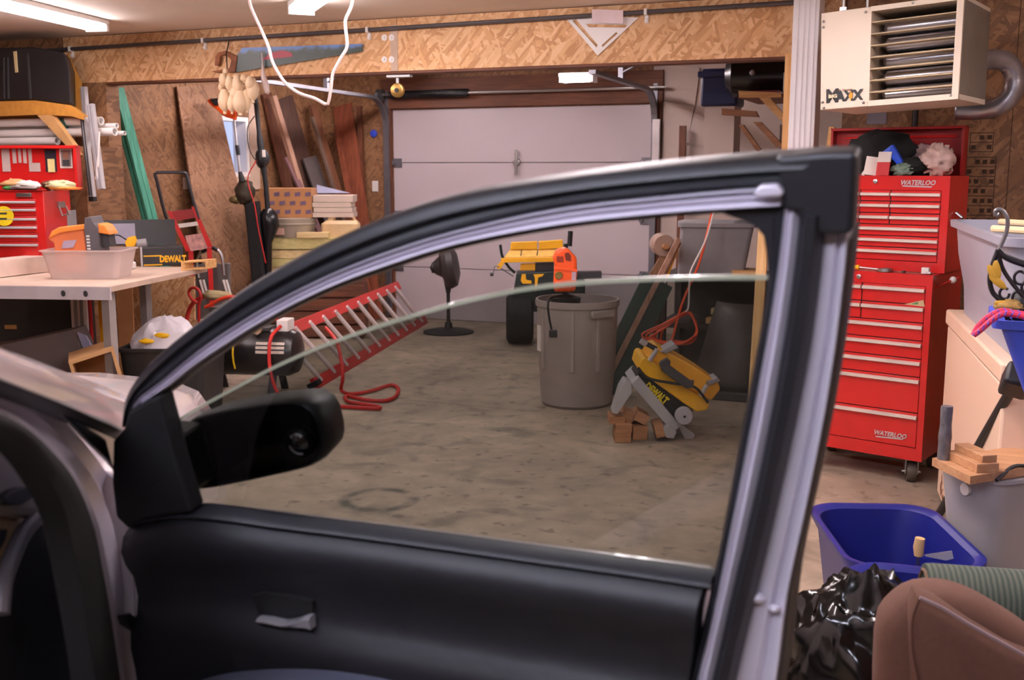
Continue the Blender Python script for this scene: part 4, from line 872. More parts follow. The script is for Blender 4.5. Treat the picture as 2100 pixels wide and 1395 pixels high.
# red step stool hanging in front of the sheet
st = thing('step_stool', 'red folded step stool with a black hoop handle', 'step stool', at(390, 640, X=-5.55).xyz*1, YAW+.35)
st.location.z = 0; FR[st.name] = Matrix.Translation((st.location.x, st.location.y, 0)) @ Matrix.Rotation(YAW+.35, 4, 'Z')
hp = PL(st, [(352, 480), (336, 430), (322, 372), (318, 358), (324, 354), (376, 354), (383, 360), (396, 410), (408, 450)]); MB().tube(cr(hp, 40), .013, 8).obj('hoop_handle', mat('hoop_grey', (60, 58, 62), .4, .4), st)
for A in ([(342, 432), (352, 434), (392, 516), (382, 516)], [(392, 424), (400, 424), (436, 506), (426, 508)]): MB().prism(PL(st, A, -.01), (0, .04, 0)).obj('side_rail', REDP, st, smooth=False)
for A, m in (([(350, 434), (396, 428), (404, 446), (358, 454)], REDD), ([(380, 484), (418, 478), (434, 508), (388, 516)], mat('worn_red_tread', (200, 150, 144), .8, var=.35, scale=30))): MB().prism(PL(st, A, .0), (0, .02, 0)).obj('tread', m, st, smooth=False)
MB().prism(PL(st, [(362, 460), (408, 454), (410, 462), (364, 468)], -.006), (0, .02, 0)).obj('nameplate', PAPER, st, smooth=False)
for A in ([(386, 514), (396, 512), (400, 640), (392, 640)], [(424, 506), (434, 505), (440, 640), (432, 640)]):
    q = PL(st, A, .01); q[2].z = q[3].z = .002; MB().prism(q, (0, .03, 0)).obj('leg', REDP, st, smooth=False)
# luggage cart handle beside it
lc = thing('luggage_cart', 'grey luggage cart with a chrome hoop handle and pale grips', 'cart', at(430, 735, Z=0), YAW)
hp = PL(lc, [(408, 570), (404, 540), (412, 518), (432, 508), (448, 514), (456, 530), (460, 565)]); MB().tube(cr(hp, 30), .012, 8).obj('hoop_handle', STEEL, lc)
MB().tube(cr(PL(lc, [(414, 517), (432, 508), (446, 513)], -.002), 10), .016, 8).obj('grip', BLACK, lc)
for x in (410, 417, 458, 464): MB().tube(PL(lc, [(x, 574), (x+9, 606)], -.01), .010, 8).obj('pale_strut', WHITE, lc)
q = PL(lc, [(376, 545), (470, 540), (470, 700), (400, 700)], .03); q[2].z = q[3].z = .002; MB().prism(q, (0, .06, 0)).obj('bag', mat('grey_mesh_cloth', (96, 90, 88), .85), lc, bev=.01, smooth=False)
# air hose over the compressor
zh = [(382, 694), (384, 650), (396, 622), (420, 608), (456, 606), (478, 620), (470, 640)]
solo(MB().tube(cr([at(x, y, Y=6.25) for x, y in zh]+[at(470, 700, Y=6.3)], 40), .016, 8), 'red_air_hose', HOSE, 'thick red air hose arched beside the luggage cart', 'hose')
zh = [(405, 622), (392, 612), (387, 598), (396, 590), (408, 596), (412, 612), (408, 628)]
solo(MB().tube(cr([at(x, y, Y=6.2) for x, y in zh]+[at(408, 680, Y=6.22)], 30), .011, 8), 'red_hose_loop', HOSE, 'small upright loop of red hose by the cart grips', 'hose')
gl = at(445, 606, Y=6.15); solo(MB().blob((0, 0, 0), (.12, .05, .035), .35, 2.2, 9), 'work_glove', mat('khaki_cloth', (160, 142, 104), .9), 'khaki work glove lying over the red hose', 'glove', ang=80).location = gl
# ================================================================== REAR LEFT CORNER
def leanY(name, lb, cat, x0, y0, x1, y1, wpx, th, mt, Yt, Yb, grp=None):
    a = at(x0, y0, Y=Yt); b_ = at(x1, y1, Y=Yb); b0 = a+(b_-a)*((a.z-.005)/(a.z-b_.z)); k = wpx*9.6/F
    t = thing(name, lb, cat, b0, 0, grp); MB().bar((0, 0, 0), a-b0, k, th, (0, 1, 0)).obj('board', mt, t, smooth=False); return t
PALEW = wood('pale_pink_board', (150, 112, 92), (176, 138, 116), 2); MAUVE = mat('mauve_board', (112, 78, 80), .7); 
G = 'boards leaning in the rear corner'
def leanX(lb, x0, y0, x1, y1, wpx, th, mt, Xt, Xb, grp=None):
    a = at(x0, y0, X=Xt); b_ = at(x1, y1, X=Xb); b0 = a+(b_-a)*((a.z-.005)/(a.z-b_.z)); k = wpx*9.0/F*1.6
    t = thing('leaning_board', lb, 'board', b0, 0, grp); MB().bar((0, 0, 0), a-b0, k, th, (1, 0, 0)).obj('board', mt, t, smooth=False); return t
UMB = wood('umber_panel', (66, 44, 36), (88, 60, 48), 2)
leanX('dark wide board at the window end of the leaning boards', 546, 192, 590, 385, 22, .02, DARKWZ, -6.02, -5.94, G)
leanX('broad dark brown panel behind the pale board edge', 584, 200, 640, 400, 38, .02, UMB, -6.00, -5.88, G)
leanX('pale pinkish board edge among the leaning boards', 560, 197, 618, 390, 10, .04, PALEW, -5.92, -5.76, G)
leanX('mauve board low in front of the broad dark panel', 588, 322, 616, 386, 12, .02, MAUVE, -5.85, -5.74, G)
leanX('grey sheet with mauve edge leaning on the boards', 634, 322, 660, 396, 36, .018, mat('slate_sheet', (84, 74, 72), .7), -5.88, -5.78, G)
leanX('narrow grey brown stick leaning across the boards', 640, 240, 688, 398, 6, .025, GREYW, -5.84, -5.66, G)
leanX('brown plank beside the reddish panel', 640, 214, 696, 400, 16, .025, wood('mid_brown', (98, 60, 40), (128, 80, 54), 2), -5.92, -5.72, G)
leanY('leaning_board', 'large reddish brown panel leaning near the garage door', 'board', 702, 216, 732, 420, 50, .018, REDW, 9.72, 9.60, G)
leanY('leaning_board', 'narrow reddish strip in front of the reddish panel', 'board', 690, 264, 720, 420, 13, .018, REDW, 9.62, 9.44, G)
leanY('leaning_board', 'dark brown stud next to the switch plate', 'board', 737, 218, 746, 440, 11, .04, DARKWZ, 9.72, 9.64, G)
c = at(767, 274, Y=YB-.001); rs = thing('blue_disc', 'blue round disc fixed on the rear wall by the door track', 'disc', c); MB().lathe([(.038, 0), (.038, -.012), (.03, -.016), (0, -.016)], (0, 0, 0), 20, 'y').obj('disc', mat('disc_blue', (44, 70, 190), .5), rs)
c = at(770, 382, Y=YB-.001); rs = thing('switch_plate', 'white switch plate on the rear wall', 'switch', c); MB().box(-.035, .035, -.008, 0, -.055, .055).obj('plate', WHITE, rs, bev=.003); MB().box(-.008, .008, -.016, -.008, -.014, .014).obj('toggle', WHITE, rs, bev=.002)
# string trimmer standing upside down
tr_ = thing('string_trimmer', 'string trimmer standing upside down with its orange guard on top', 'trimmer', at(520, 600, Y=7.75).xy.to_3d(), YAW)
FR[tr_.name] = Matrix.Translation((tr_.location.x, tr_.location.y, 0)) @ Matrix.Rotation(YAW, 4, 'Z')
MB().prism(PL(tr_, [(424, 206), (430, 202), (470, 214), (484, 232), (482, 246), (462, 240), (430, 214)]), (0, .06, 0)).obj('guard', ORG, tr_, bev=.006, smooth=False)
MB().prism(PL(tr_, [(430, 203), (460, 200), (470, 212), (440, 216)], -.02), (0, .1, 0)).obj('head', BLACK, tr_, smooth=False)
MB().tube(PL(tr_, [(480, 240), (486, 300), (494, 365)], .03), .011, 10).obj('shaft', ALU, tr_)
MB().tube(PL(tr_, [(486, 298), (489, 318)], .03), .018, 10).obj('grip', BLACK, tr_)
MB().tube(PL(tr_, [(492, 352), (497, 372)], .03), [.016, .03], 10).obj('clutch_cone', BLACK, tr_)
MB().blob(L(tr_, 502, 395, .05), (.085, .07, .11), .3, 2.5, 4).obj('engine', mat('engine_olive', (62, 56, 44), .5, .3, var=.3), tr_, ang=80)
MB().blob(L(tr_, 482, 410, .04), (.05, .04, .035), .3, 2.5, 2).obj('carburettor', mat('dull_brass', (110, 96, 60), .4, .5), tr_)
q = PL(tr_, [(500, 418), (528, 412), (548, 600), (524, 600)], .02); q[2].z = q[3].z = .002
MB().prism(q, (0, .12, 0)).obj('stand_bag', mat('soft_black', (20, 18, 20), .8), tr_, bev=.015, smooth=False)
MB().tube(cr(PL(tr_, [(525, 330), (508, 368), (522, 420), (530, 470), (545, 540)], -.03), 40), .006, 6).obj('red_cable', HOSE, tr_)
# black blower tube with cone
bl = thing('blower', 'black blower tube standing with its wide nozzle down', 'blower', (at(552, 560, Y=7.9).x, 7.9, 0), YAW)
MB().tube(cr(PL(bl, [(524, 200), (530, 260), (536, 310), (545, 380), (549, 430)]), 14), [.02]*5+[.03]*4+[.022]*5, 10).obj('tube', BLACK, bl)
MB().blob(L(bl, 538, 325), (.06, .06, .09), .2, 2, 1).obj('motor', BLACK, bl); p = L(bl, 541, 315, -.07); MB().box(p.x-.012, p.x+.012, -.075, -.06, p.z-.03, p.z+.03).obj('badge', PAPER, bl)
MB().tube(PL(bl, [(549, 428), (550, 440), (553, 462), (549, 498), (550, 640)], .0), [.04, .08, .085, .04, .03], 12).obj('nozzle', mat('gloss_black', (22, 22, 26), .25), bl)
MB().tube(cr(PL(bl, [(522, 238), (508, 262), (510, 300), (522, 326), (532, 322)], -.02), 24), .005, 6).obj('cord', BLACK, bl)
# crate, lumber, buckets, box
cx = at(622, 600, Y=8.15); base = thing('crate', 'dark wooden crate under the stacked lumber', 'crate', (cx.x, 8.15, 0), YAW)
FRm = FR[base.name]
zb = L(base, 600, 582).z; x0, x1 = L(base, 530, 560).x, L(base, 745, 560).x
MB().box(x0+.02, x1-.02, .06, .42, .0, zb-.01).obj('body', DARKW, base, bev=.005)
for i in range(4): MB().box(x0, x1, .02, .06, .02+i*(zb-.02)/4, .0+(i+1)*(zb-.02)/4).obj('slat', DARKW, base, smooth=False)
LUM = wood('lumber', (206, 178, 122), (228, 204, 150)); LUMG = wood('lumber_green', (188, 176, 112), (214, 200, 138))
ys = [580, 566, 549, 532, 515, 488]; n = 0
for i, (ya, yb, xa, xb) in enumerate(((580, 564, 522, 640), (562, 548, 540, 720), (547, 531, 545, 724), (530, 513, 543, 735), (511, 488, 550, 745))):
    za, zb_ = L(base, 600, ya).z, L(base, 600, yb).z
    solo(MB(FRm).box(L(base, xa, 520).x, L(base, xb, 520).x, -.02+.01*(i % 2), .30, za, zb_), 'lumber_plank', (PINE, LUM, LUMG, LUM, LUMG)[i], ('short pine plank at the very bottom of the lumber stack', 'pale plank second from the bottom of the lumber stack', 'greenish plank in the middle of the lumber stack', 'pale plank second from the top of the lumber stack', 'thick greenish plank topping the lumber stack')[i], 'plank', smooth=False, bev=.003)
zt = L(base, 600, 488).z+.001
def onstack(name, lb, cat, px, d, rz=YAW):
    p = FRm @ Vector((L(base, px, 488, d).x, d, zt)); return thing(name, lb, cat, p, rz)
t = onstack('bucket', 'grey lidded bucket with a label on the lumber stack', 'bucket', 600, .16)
r1 = .5*(L(base, 650, 450).x-L(base, 548, 450).x); hb = L(t, 600, 446).z
MB().lathe([(r1*.86, 0), (r1*.95, hb*.62), (r1, hb*.66), (r1, hb*.72), (r1*.96, hb*.74), (r1*.98, hb*.97), (r1*.9, hb)], (0, 0, 0), 28).obj('tub', mat('bucket_grey', (150, 138, 122), .5), t)
p = L(t, 583, 475, -r1*.9); MB(RZ(-16)).box(p.x-.035+.0, p.x+.055, -r1*.99, -r1*.9, p.z-.03, p.z+.03).obj('label', mat('label_pale', (210, 170, 150), .6), t)
t = onstack('jug', 'cream plastic jug with a loop handle on the lumber stack', 'jug', 702, .12)
a, b_ = L(t, 662, 500).x, L(t, 738, 500).x; hh = L(t, 700, 452).z
MB().loft([rr2(a, b_, -.08, .08, 0, .03), rr2(a, b_, -.08, .08, hh*.8, .03), rr2(a+.04, b_-.02, -.05, .05, hh, .03), rr2(a+.05, a+.11, -.03, .03, hh+.001, .02), rr2(a+.05, a+.11, -.03, .03, hh+.03, .02)]).obj('body', mat('jug_cream', (206, 176, 132), .5), t)
MB().tube(cr([(a+.1, 0, hh-.01), (a+.13, 0, hh+.05), (b_-.08, 0, hh+.05), (b_-.03, 0, hh-.02)], 14), .014, 8).obj('handle', MATS['jug_cream'], t)
t = onstack('wood_block', 'short pale wood block lying in front of the bucket', 'block', 642, -.0); a, b_ = L(t, 610, 490).x, L(t, 675, 490).x; MB().box(a, b_, -.04, .04, 0, .05).obj('block', LUM, t, bev=.002)
bx = thing('patterned_box', 'brown cardboard box with purple printed pattern on the bucket', 'box', FRm @ Vector((L(base, 595, 446, .16).x, .12, zt+hb+.001)), YAW)
a, b_ = L(bx, 536, 440).x, L(bx, 642, 440).x; hh = L(bx, 590, 386).z
MB().box(a, b_, -.05, .25, 0, hh).obj('carton', BROWN, bx, bev=.003); PRT = mat('print_mauve', (104, 82, 104), .8)
for i in range(5):
    for j in range(3):
        x = a+(b_-a)*(.08+.2*i+.1*(j % 2)); 
        if x+.05 < b_: MB().prism([(x, -.0505, hh*(.12+.3*j)), (x+.05, -.0505, hh*(.14+.3*j)), (x+.05, -.0505, hh*(.28+.3*j)), (x, -.0505, hh*(.25+.3*j))], (0, -.001, 0)).obj('print', PRT, bx, smooth=False)
a2, b2 = L(bx, 643, 440).x, L(bx, 726, 440).x
for i in range(4):
    solo(MB(FR[bx.name]).box(a2+.008*(i % 2), b2-.01*(i % 3), -.04, .22, .004+i*.045, .045+i*.045+(.02 if i == 3 else 0)), 'white_board', mat('board_white', (206, 186, 170), .7), ('bottom white board of the short stack beside the patterned box', 'second white board in the short stack beside the patterned box', 'third white board in the short stack beside the patterned box', 'top pinkish board of the short stack beside the patterned box')[i], 'board', smooth=False)
solo(MB(FR[bx.name]).prism([(a2, .2, .215), (b2-.06, .2, .215), (a2, .2, .29)], (0, .012, 0)), 'blue_card', mat('pale_blue', (160, 166, 196), .7), 'pale blue triangular card standing on the white boards', 'card', smooth=False)
# ================================================================== COMPRESSOR, LADDER, FAN
tk = thing('air_compressor', 'black horizontal air tank with yellow straps and red hose', 'compressor', at(500, 815, Z=0), YAW-.12)
c1 = L(tk, 505, 742, .17); c1.z = .29; R_ = .165; hl = .40
MB(T4(c1.x, .17, .29)).lathe([(0, -hl), (.08, -hl+.005), (.14, -hl+.03), (R_, -hl+.09), (R_, hl-.09), (.14, hl-.03), (.08, hl-.005), (0, hl)], (0, 0, 0), 32, 'x').obj('tank', mat('tank_black', (34, 31, 31), .3, .2), tk)
for x in (-.22, .22):
    MB().bar((c1.x+x, .02, .001), (c1.x+x, .10, .16), .05, .012, (0, 1, 0)).bar((c1.x+x, .32, .001), (c1.x+x, .24, .16), .05, .012, (0, 1, 0)).obj('foot', DGREY, tk)
STR = mat('strap_yellow', (226, 186, 24), .5)
for px in (418, 478):
    x = L(tk, px, 740, 0).x; MB().tube([(x+.0, .17-(R_+.008)*math.cos(a), .29+(R_+.008)*math.sin(a)) for a in [k*math.pi/10-.6 for k in range(12)]], .007, 6).obj('strap', STR, tk)
x = L(tk, 555, 720, 0).x
for r_ in range(3):
    al = .5-.18*r_; q = []
    for s in (-.11, .09): q.append([(x+s, .17-(R_+.002)*math.cos(al+d), .29+(R_+.002)*math.sin(al+d)) for d in (-.06, .0, .06)])
    MB().grid(q).obj('label', mat('tank_label', (190, 176, 164), .6, var=.2, scale=40), tk)
MB().lathe([(0, -.07), (.06, -.07), (.075, -.05), (.075, .05), (.06, .07), (0, .07)], (c1.x+.02, .17, .545), 20, 'x').obj('motor', DGREY, tk)
MB().box(c1.x-.22, c1.x-.08, .10, .25, .44, .60).obj('pump', mat('pump_grey', (80, 76, 74), .5, .4), tk, bev=.008); MB().bar((c1.x-.2, .17, .455), (c1.x+.2, .17, .455), .16, .02).obj('base_plate', DGREY, tk)
p = L(tk, 525, 688, .02); MB().lathe([(0, -.012), (.03, -.012), (.032, .012), (0, .012)], (p.x, .04, max(.46, p.z)), 18, 'y').obj('gauge', mat('gauge_face', (180, 150, 120), .4), tk); MB().bar((p.x, .04, .43), (p.x, .17, .46), .015, .015).obj('gauge_pipe', STEEL, tk)
MB().box(c1.x+.25, c1.x+.33, .1, .24, .44, .52).obj('regulator', WHITE, tk, bev=.005)
MB().tube(cr([(c1.x+.28, .1, .48), (c1.x+.24, .0, .40), (c1.x+.25, -.05, .2), (c1.x+.32, -.08, .03), (c1.x+.42, -.08, .015)], 24), .012, 8).obj('hose', HOSE, tk)
MB().tube(cr([(c1.x-.3, .02, .46), (c1.x-.38, -.01, .38), (c1.x-.36, -.02, .2), (c1.x-.36, -.03, .012)], 20), .012, 8).obj('hose', HOSE, tk)
MB().tube(cr([(c1.x-.25, .1, .6), (c1.x-.05, .05, .68), (c1.x+.15, .05, .62), (c1.x+.25, .12, .52)], 24), .012, 8).obj('hose', mat('orange_red_hose', (232, 70, 40), .5), tk)
# ladder lying on its side
A0, A1 = at(644, 797, Z=0), at(872, 662, Z=0); U0, U1 = at(556, 692, Z=.40), at(848, 583, Z=.40)
d0, d1 = (A1-A0), (U1-U0); U1 = U0+d0.normalized()*d0.length*1.0
ld = thing('extension_ladder', 'red railed aluminium rung ladder lying on its side', 'ladder', A0)
FBR = mat('fibreglass_red', (186, 44, 38), .45)
nrm = d0.cross(U0-A0).normalized()
for nm, a, b_ in (('rail', A0, A1), ('rail', U0, U1)):
    a, b_ = a-A0, b_-A0
    hz2 = Vector((0, 0, .03)) if a.length < .01 else Vector((0, 0, 0))
    MB().bar(a+hz2, b_+hz2, .034, .085, (U0-A0)).obj('rail', FBR, ld, bev=.003)
for a in (Vector((0, 0, .03)),): MB().bar(a+d0.normalized()*-.03, a+d0.normalized()*.05, .085, .04, (U0-A0)).obj('rubber_foot', RUBBER, ld, bev=.004)
n_r = 11
for i in range(n_r):
    for j, of_ in enumerate((0, .085)):
        s = (i+.35)/n_r+of_/3.3*1.2; a = d0*s+Vector((0, 0, .03)); b_ = (U0-A0)+(U1-U0)*s
        MB().tube([a-nrm*(.02 if j else -.02), b_-nrm*(.02 if j else -.02)], .016, 8).obj('rung', mat('rung_bright', (214, 206, 206), .4, .2), ld)
# red hose loops on the floor
zh = [(700, 690), (690, 730), (703, 770), (700, 800), (720, 808), (760, 802), (800, 790), (816, 796), (812, 812), (790, 822), (750, 820), (710, 812), (714, 824), (740, 828), (776, 834), (770, 838), (700, 834), (640, 830)]
pp = [at(x, y, Z=.016) for x, y in zh[3:]]; u1 = at(700, 690, Y=pp[0].y+.5)
lead = [at(668, 672, Y=6.6), at(690, 700, Y=6.45), at(700, 740, Y=6.3), at(703, 775, Y=6.2)]
solo(MB().tube(cr(lead+pp, 120), .013, 8), 'floor_hose', HOSE, 'dark red hose trailing in loops over the floor by the ladder', 'hose')
fn = thing('pedestal_fan', 'black pedestal fan on a round floor base', 'fan', at(920, 682, Z=0), YAW)
rb = .5*(L(fn, 972, 682).x-L(fn, 868, 682).x)
MB().lathe([(rb, 0), (rb, .012), (rb*.7, .03), (.04, .045), (.03, .1)], (0, 0, 0), 36).obj('base', BLACK, fn)
hp = L(fn, 920, 590).z; MB().tube([(0, 0, .05), (0, 0, hp)], .017, 12).obj('pole', BLACK, fn); MB().tube([(0, 0, hp-.05), (.0, 0, hp+.08)], [.02, .045], 12).obj('tilt_joint', BLACK, fn)
ht = L(fn, 925, 545).z
MB(T4(.0, 0, ht) @ RY(80)).lathe([(0, .09), (.1, .1), (.2, .06), (.22, 0), (.2, -.04), (.1, -.07), (.06, -.13), (0, -.15)], (0, 0, 0), 28).obj('fan_cage', mat('cage_dark', (40, 36, 36), .5), fn)
MB().lathe([(0, -.09), (.05, -.07), (.055, .03), (0, .05)], (-.08, 0, ht-.02), 16, 'x').obj('motor', BLACK, fn)
# ================================================================== YELLOW WHEELED MACHINE
ym = thing('yard_machine', 'dark green wheeled yard machine with yellow shelf top and crank', 'machine', at(1066, 708, Z=0), YAW)
DGN = mat('machine_green', (26, 40, 38), .4); k = 9.4/F
hw = .5*(L(ym, 1066, 604).z); 
for x in (L(ym, 1066, 660).x, L(ym, 1190, 660).x):
    MB().lathe([(.08, -.1), (hw*.8, -.12), (hw*.97, -.1), (hw, -.04), (hw, .04), (hw*.97, .1), (hw*.8, .12), (.08, .1)], (x, .1, hw), 28, 'x').obj('wheel', RUBBER, ym)
    MB().tube([(x-.12, .1, hw), (x+.12, .1, hw)], .06, 12).obj('hub', DGREY, ym)
MB().prism(PL(ym, [(1052, 610), (1060, 560), (1140, 556), (1166, 560), (1200, 575), (1200, 640), (1060, 640)], .0), (0, .25, 0)).obj('chassis', DGN, ym, bev=.01, smooth=False)
MB().prism(PL(ym, [(1048, 497), (1102, 495), (1102, 512), (1046, 512)], .06), (0, .04, 0)).obj('back_panel', YEL, ym, bev=.006, smooth=False)
MB().prism(PL(ym, [(1105, 495), (1154, 492), (1155, 509), (1105, 512)], .06), (0, .04, 0)).obj('back_panel', YEL, ym, bev=.006, smooth=False)
MB().loft([[L(ym, 1034, 528, -.02), L(ym, 1148, 524, -.02), L(ym, 1148, 528, -.02), L(ym, 1034, 532, -.02)], [L(ym, 1046, 512, .08), L(ym, 1152, 510, .08), L(ym, 1152, 514, .08), L(ym, 1046, 516, .08)]]).obj('tray', mat('worn_yellow', (220, 176, 90), .5, var=.15, scale=20), ym, smooth=False)
for x in (1067, 1100): MB().prism(PL(ym, [(x, 525), (x+2, 525), (x+4, 512), (x+2, 512)], .0), (0, -.01, 0)).obj('tray_divider', DGREY, ym, smooth=False)
MB().prism(PL(ym, [(1028, 530), (1150, 528), (1150, 537), (1026, 539)], -.03), (0, .03, 0)).obj('front_rail', YEL, ym, bev=.003, smooth=False)
MB().prism(PL(ym, [(1020, 544), (1026, 538), (1034, 540), (1026, 552), (1019, 551)], -.04), (0, .03, 0)).obj('crank_mount', YEL, ym, smooth=False)
MB().tube(PL(ym, [(1024, 547), (1014, 546), (1011, 562)], -.05), .006, 6).obj('crank', STEEL, ym); MB().tube(PL(ym, [(1005, 563), (1012, 563)], -.05), .014, 8).obj('crank_knob', BLACK, ym); MB().tube(PL(ym, [(1026, 550), (1053, 567)], -.02), .005, 6).obj('crank_rod', DGREY, ym)
MB().tube(cr(PL(ym, [(1026, 502), (1030, 525), (1042, 546), (1056, 560)], .1), 12), .012, 8).obj('frame_tube', DGN, ym)
MB().tube(PL(ym, [(1170, 474), (1168, 505)], .1), .022, 8).obj('handle_post', BLACK, ym); MB().tube(PL(ym, [(1160, 500), (1165, 560)], .1), .02, 8).obj('handle_post', DGN, ym)
MB().prism(PL(ym, [(1068, 542), (1098, 540), (1098, 555), (1066, 555)], .02), (0, .1, 0)).obj('engine_cover', YEL, ym, bev=.006, smooth=False)
MB().prism(PL(ym, [(1098, 540), (1136, 538), (1136, 558), (1098, 556)], .05), (0, .1, 0)).obj('engine', DGREY, ym, smooth=False)
MB().prism(PL(ym, [(1070, 563), (1078, 562), (1079, 574), (1090, 576), (1090, 582), (1072, 582), (1068, 576)], -.012), (0, .014, 0)).obj('emblem', YEL, ym, smooth=False)
MB().prism(PL(ym, [(1094, 563), (1116, 562), (1112, 567), (1104, 569), (1100, 596), (1097, 596), (1097, 571)], -.012), (0, .014, 0)).obj('emblem', YEL, ym, smooth=False)
MB().prism(PL(ym, [(1168, 558), (1234, 557), (1234, 572), (1168, 574)], .1), (0, .1, 0)).obj('side_bar', DGREY, ym, bev=.004, smooth=False)
# ================================================================== TRASH CAN WITH ORANGE BLOWER
pc = at(1182, 826, Z=0); cn = thing('trash_can', 'large grey ribbed plastic trash can', 'trash can', pc, YAW)
rt = .5*(L(cn, 1267, 618).x-L(cn, 1096, 618).x); rb = .5*(L(cn, 1258, 815).x-L(cn, 1110, 815).x)*.98; hc = L(cn, 1182, 612).z
TAN = mat('can_grey_tan', (166, 152, 146), .55, var=.05)
MB().lathe([(rb*.92, 0), (rb, .02), (rb+.35*(rt-rb), hc*.35), (rb+.36*(rt-rb)+.004, hc*.36), (rt*.965, hc*.93), (rt, hc*.94), (rt*1.01, hc*.97), (rt, hc), (rt*.955, hc), (rt*.95, hc*.9), (rb*.93, .03), (0, .03)], (0, 0, 0), 48).obj('barrel', TAN, cn)
for a0 in (-100, -62, 30, 120, 210):
    m = MB(RZ(a0)); m.box(rb*.98, rt*.985, -.012, .012, hc*.36, hc*.93).obj('rib', TAN, cn, bev=.004)
for a0 in (-58, 122):
    MB(RZ(a0)).box(rt*.96, rt*1.08, -.09, .09, hc*.86, hc*.93).obj('grip', TAN, cn, bev=.01)
m = MB(RZ(-163)); m.box(rb+.5*(rt-rb), rb+.62*(rt-rb)+.008, -.03, .03, hc*.52, hc*.76).obj('label', PAPER, cn)
ob = thing('leaf_blower', 'bright orange electric blower standing in the trash can', 'blower', pc+Vector((0, 0, .035)), YAW)
q = PL(ob, [(1136, 578), (1138, 545), (1134, 530), (1140, 516), (1152, 508), (1166, 510), (1176, 522), (1183, 526), (1184, 562), (1182, 580), (1180, 600), (1136, 600)], -.06)
MB().prism(q, (0, .12, 0)).obj('housing', ORG, ob, bev=.02, smooth=False)
MB().prism(PL(ob, [(1158, 520), (1166, 518), (1171, 525), (1171, 536), (1160, 534)], -.064), (0, .004, 0)).obj('painted_grip_hole', mat('hole_shade', (110, 34, 14), .6), ob, smooth=False)  # dark patch paints the shade of an open grip hole
MB().prism(PL(ob, [(1136, 546), (1183, 552), (1184, 558), (1136, 552)], -.068), (0, .006, 0)).obj('strap_ridge', ORG, ob, smooth=False)
MB().prism(PL(ob, [(1141, 526), (1155, 526), (1156, 538), (1142, 538)], -.064), (0, .006, 0)).obj('switch', mat('rust_orange', (150, 50, 20), .4), ob, bev=.002)
c_ = L(ob, 1146, 565, -.064); MB().lathe([(.008, -.004), (.022, -.006), (.026, 0)], c_, 18, 'y').obj('dial', mat('dial_olive', (120, 96, 40), .4), ob)
MB().prism(PL(ob, [(1173, 556), (1182, 556), (1181, 575), (1172, 575)], -.064), (0, .006, 0)).obj('sticker', mat('sticker_lilac', (190, 160, 170), .5), ob)
MB().lathe([(.02, 0), (.06, hc*.5), (.09, hc*.8), (.1, hc-.03), (0, hc)], (L(ob, 1160, 600, 0).x, 0, 0.0), 16).obj('snout', mat('snout_black', (28, 26, 26), .5), ob)
zr = hc-.03
MB().tube(cr([(L(ob, 1150, 600, 0).x, -.05, zr+.02), (L(ob, 1128, 612, -rt*.8).x, -rt*.86, zr+.025), (L(ob, 1124, 622, -rt-.02).x, -rt*1.02, zr-.02), (L(ob, 1126, 650, -rt).x, -rt*1.0, L(ob, 1126, 650, -rt).z), (L(ob, 1131, 676, -rt).x, -rt*1.0, L(ob, 1131, 676, -rt).z)], 30), .007, 8).obj('power_cord', BLACK, ob)
c_ = L(ob, 1133, 684, -rt); MB(T4(c_.x, c_.y, c_.z)).box(-.022, .03, -.015, .015, -.025, .02).obj('plug', BLACK, ob, bev=.006)
# ================================================================== STORAGE RACK (rear right) and what stands by it
rk = thing('storage_rack', 'dark timber storage rack behind the white post', 'rack', (at(1450, 700, Y=7.6).x, 7.6, 0))
xa, xb = L(rk, 1352, 560).x, L(rk, 1640, 560).x; 
DR = mat('rack_dark', (56, 48, 44), .7)
z1 = L(rk, 1450, 566).z; z2 = .42; z3 = 1.42
for z in (z1, z2): MB().box(xa, xb, 0, .55, z-.04, z).obj('deck', DR, rk, smooth=False)
MB().box(L(rk, 1430, 300).x, xb, 0, .55, z3-.04, z3).obj('deck', DR, rk, smooth=False)
MB().box(xa, xb, .535, .55, 0, z1-.04).obj('back_panel', DR, rk, smooth=False)  # dark sheet added to stand in for the darkness inside the rack
for x, zt_ in ((xa, z1), (xb-.05, 2.13)):
    for y in (.0, .5): MB().box(x, x+.05, y, y+.05, 0, zt_).obj('post', DR, rk, smooth=False)
# upper shelf with pine braces
zs = L(rk, 1570, 197, -.1).z
us = MB().box(L(rk, 1515, 190, -.3).x, xb, -.3, .5, zs-.02, zs).obj('upper_deck', wood('shelf_brown', (110, 66, 40), (150, 96, 62)), rk, smooth=False)
q = PL(rk, [(1514, 186), (1602, 190), (1602, 200), (1516, 200)], -.31); MB().prism(q, (0, .012, 0)).obj('front_lip', PINE, rk, smooth=False)
MB().prism(PL(rk, [(1556, 200), (1578, 200), (1618, 246), (1606, 252)], -.28), (0, .05, 0)).obj('brace', PINE, rk, smooth=False)
MB().prism(PL(rk, [(1544, 250), (1560, 250), (1608, 300), (1592, 302)], -.1), (0, .05, 0)).obj('brace', wood('old_brace', (130, 84, 54), (164, 112, 76)), rk, smooth=False)
MB().prism(PL(rk, [(1514, 256), (1524, 256), (1560, 306), (1552, 312)], .1), (0, .05, 0)).obj('brace', MATS['old_brace'], rk, smooth=False)
MB().prism(PL(rk, [(1480, 222), (1550, 228), (1556, 240), (1480, 236)], -.1), (0, .05, 0)).obj('cross_rail', MATS['old_brace'], rk, smooth=False)
w_ = FR[rk.name]
def onrack(name, lb, cat, px, d, z, rz=0): return thing(name, lb, cat, w_ @ Vector((L(rk, px, 300, d).x, d, z)), rz)
t = onrack('black_keg', 'glossy black tank lying on the upper rack shelf', 'tank', 1560, .1, zs+.001)
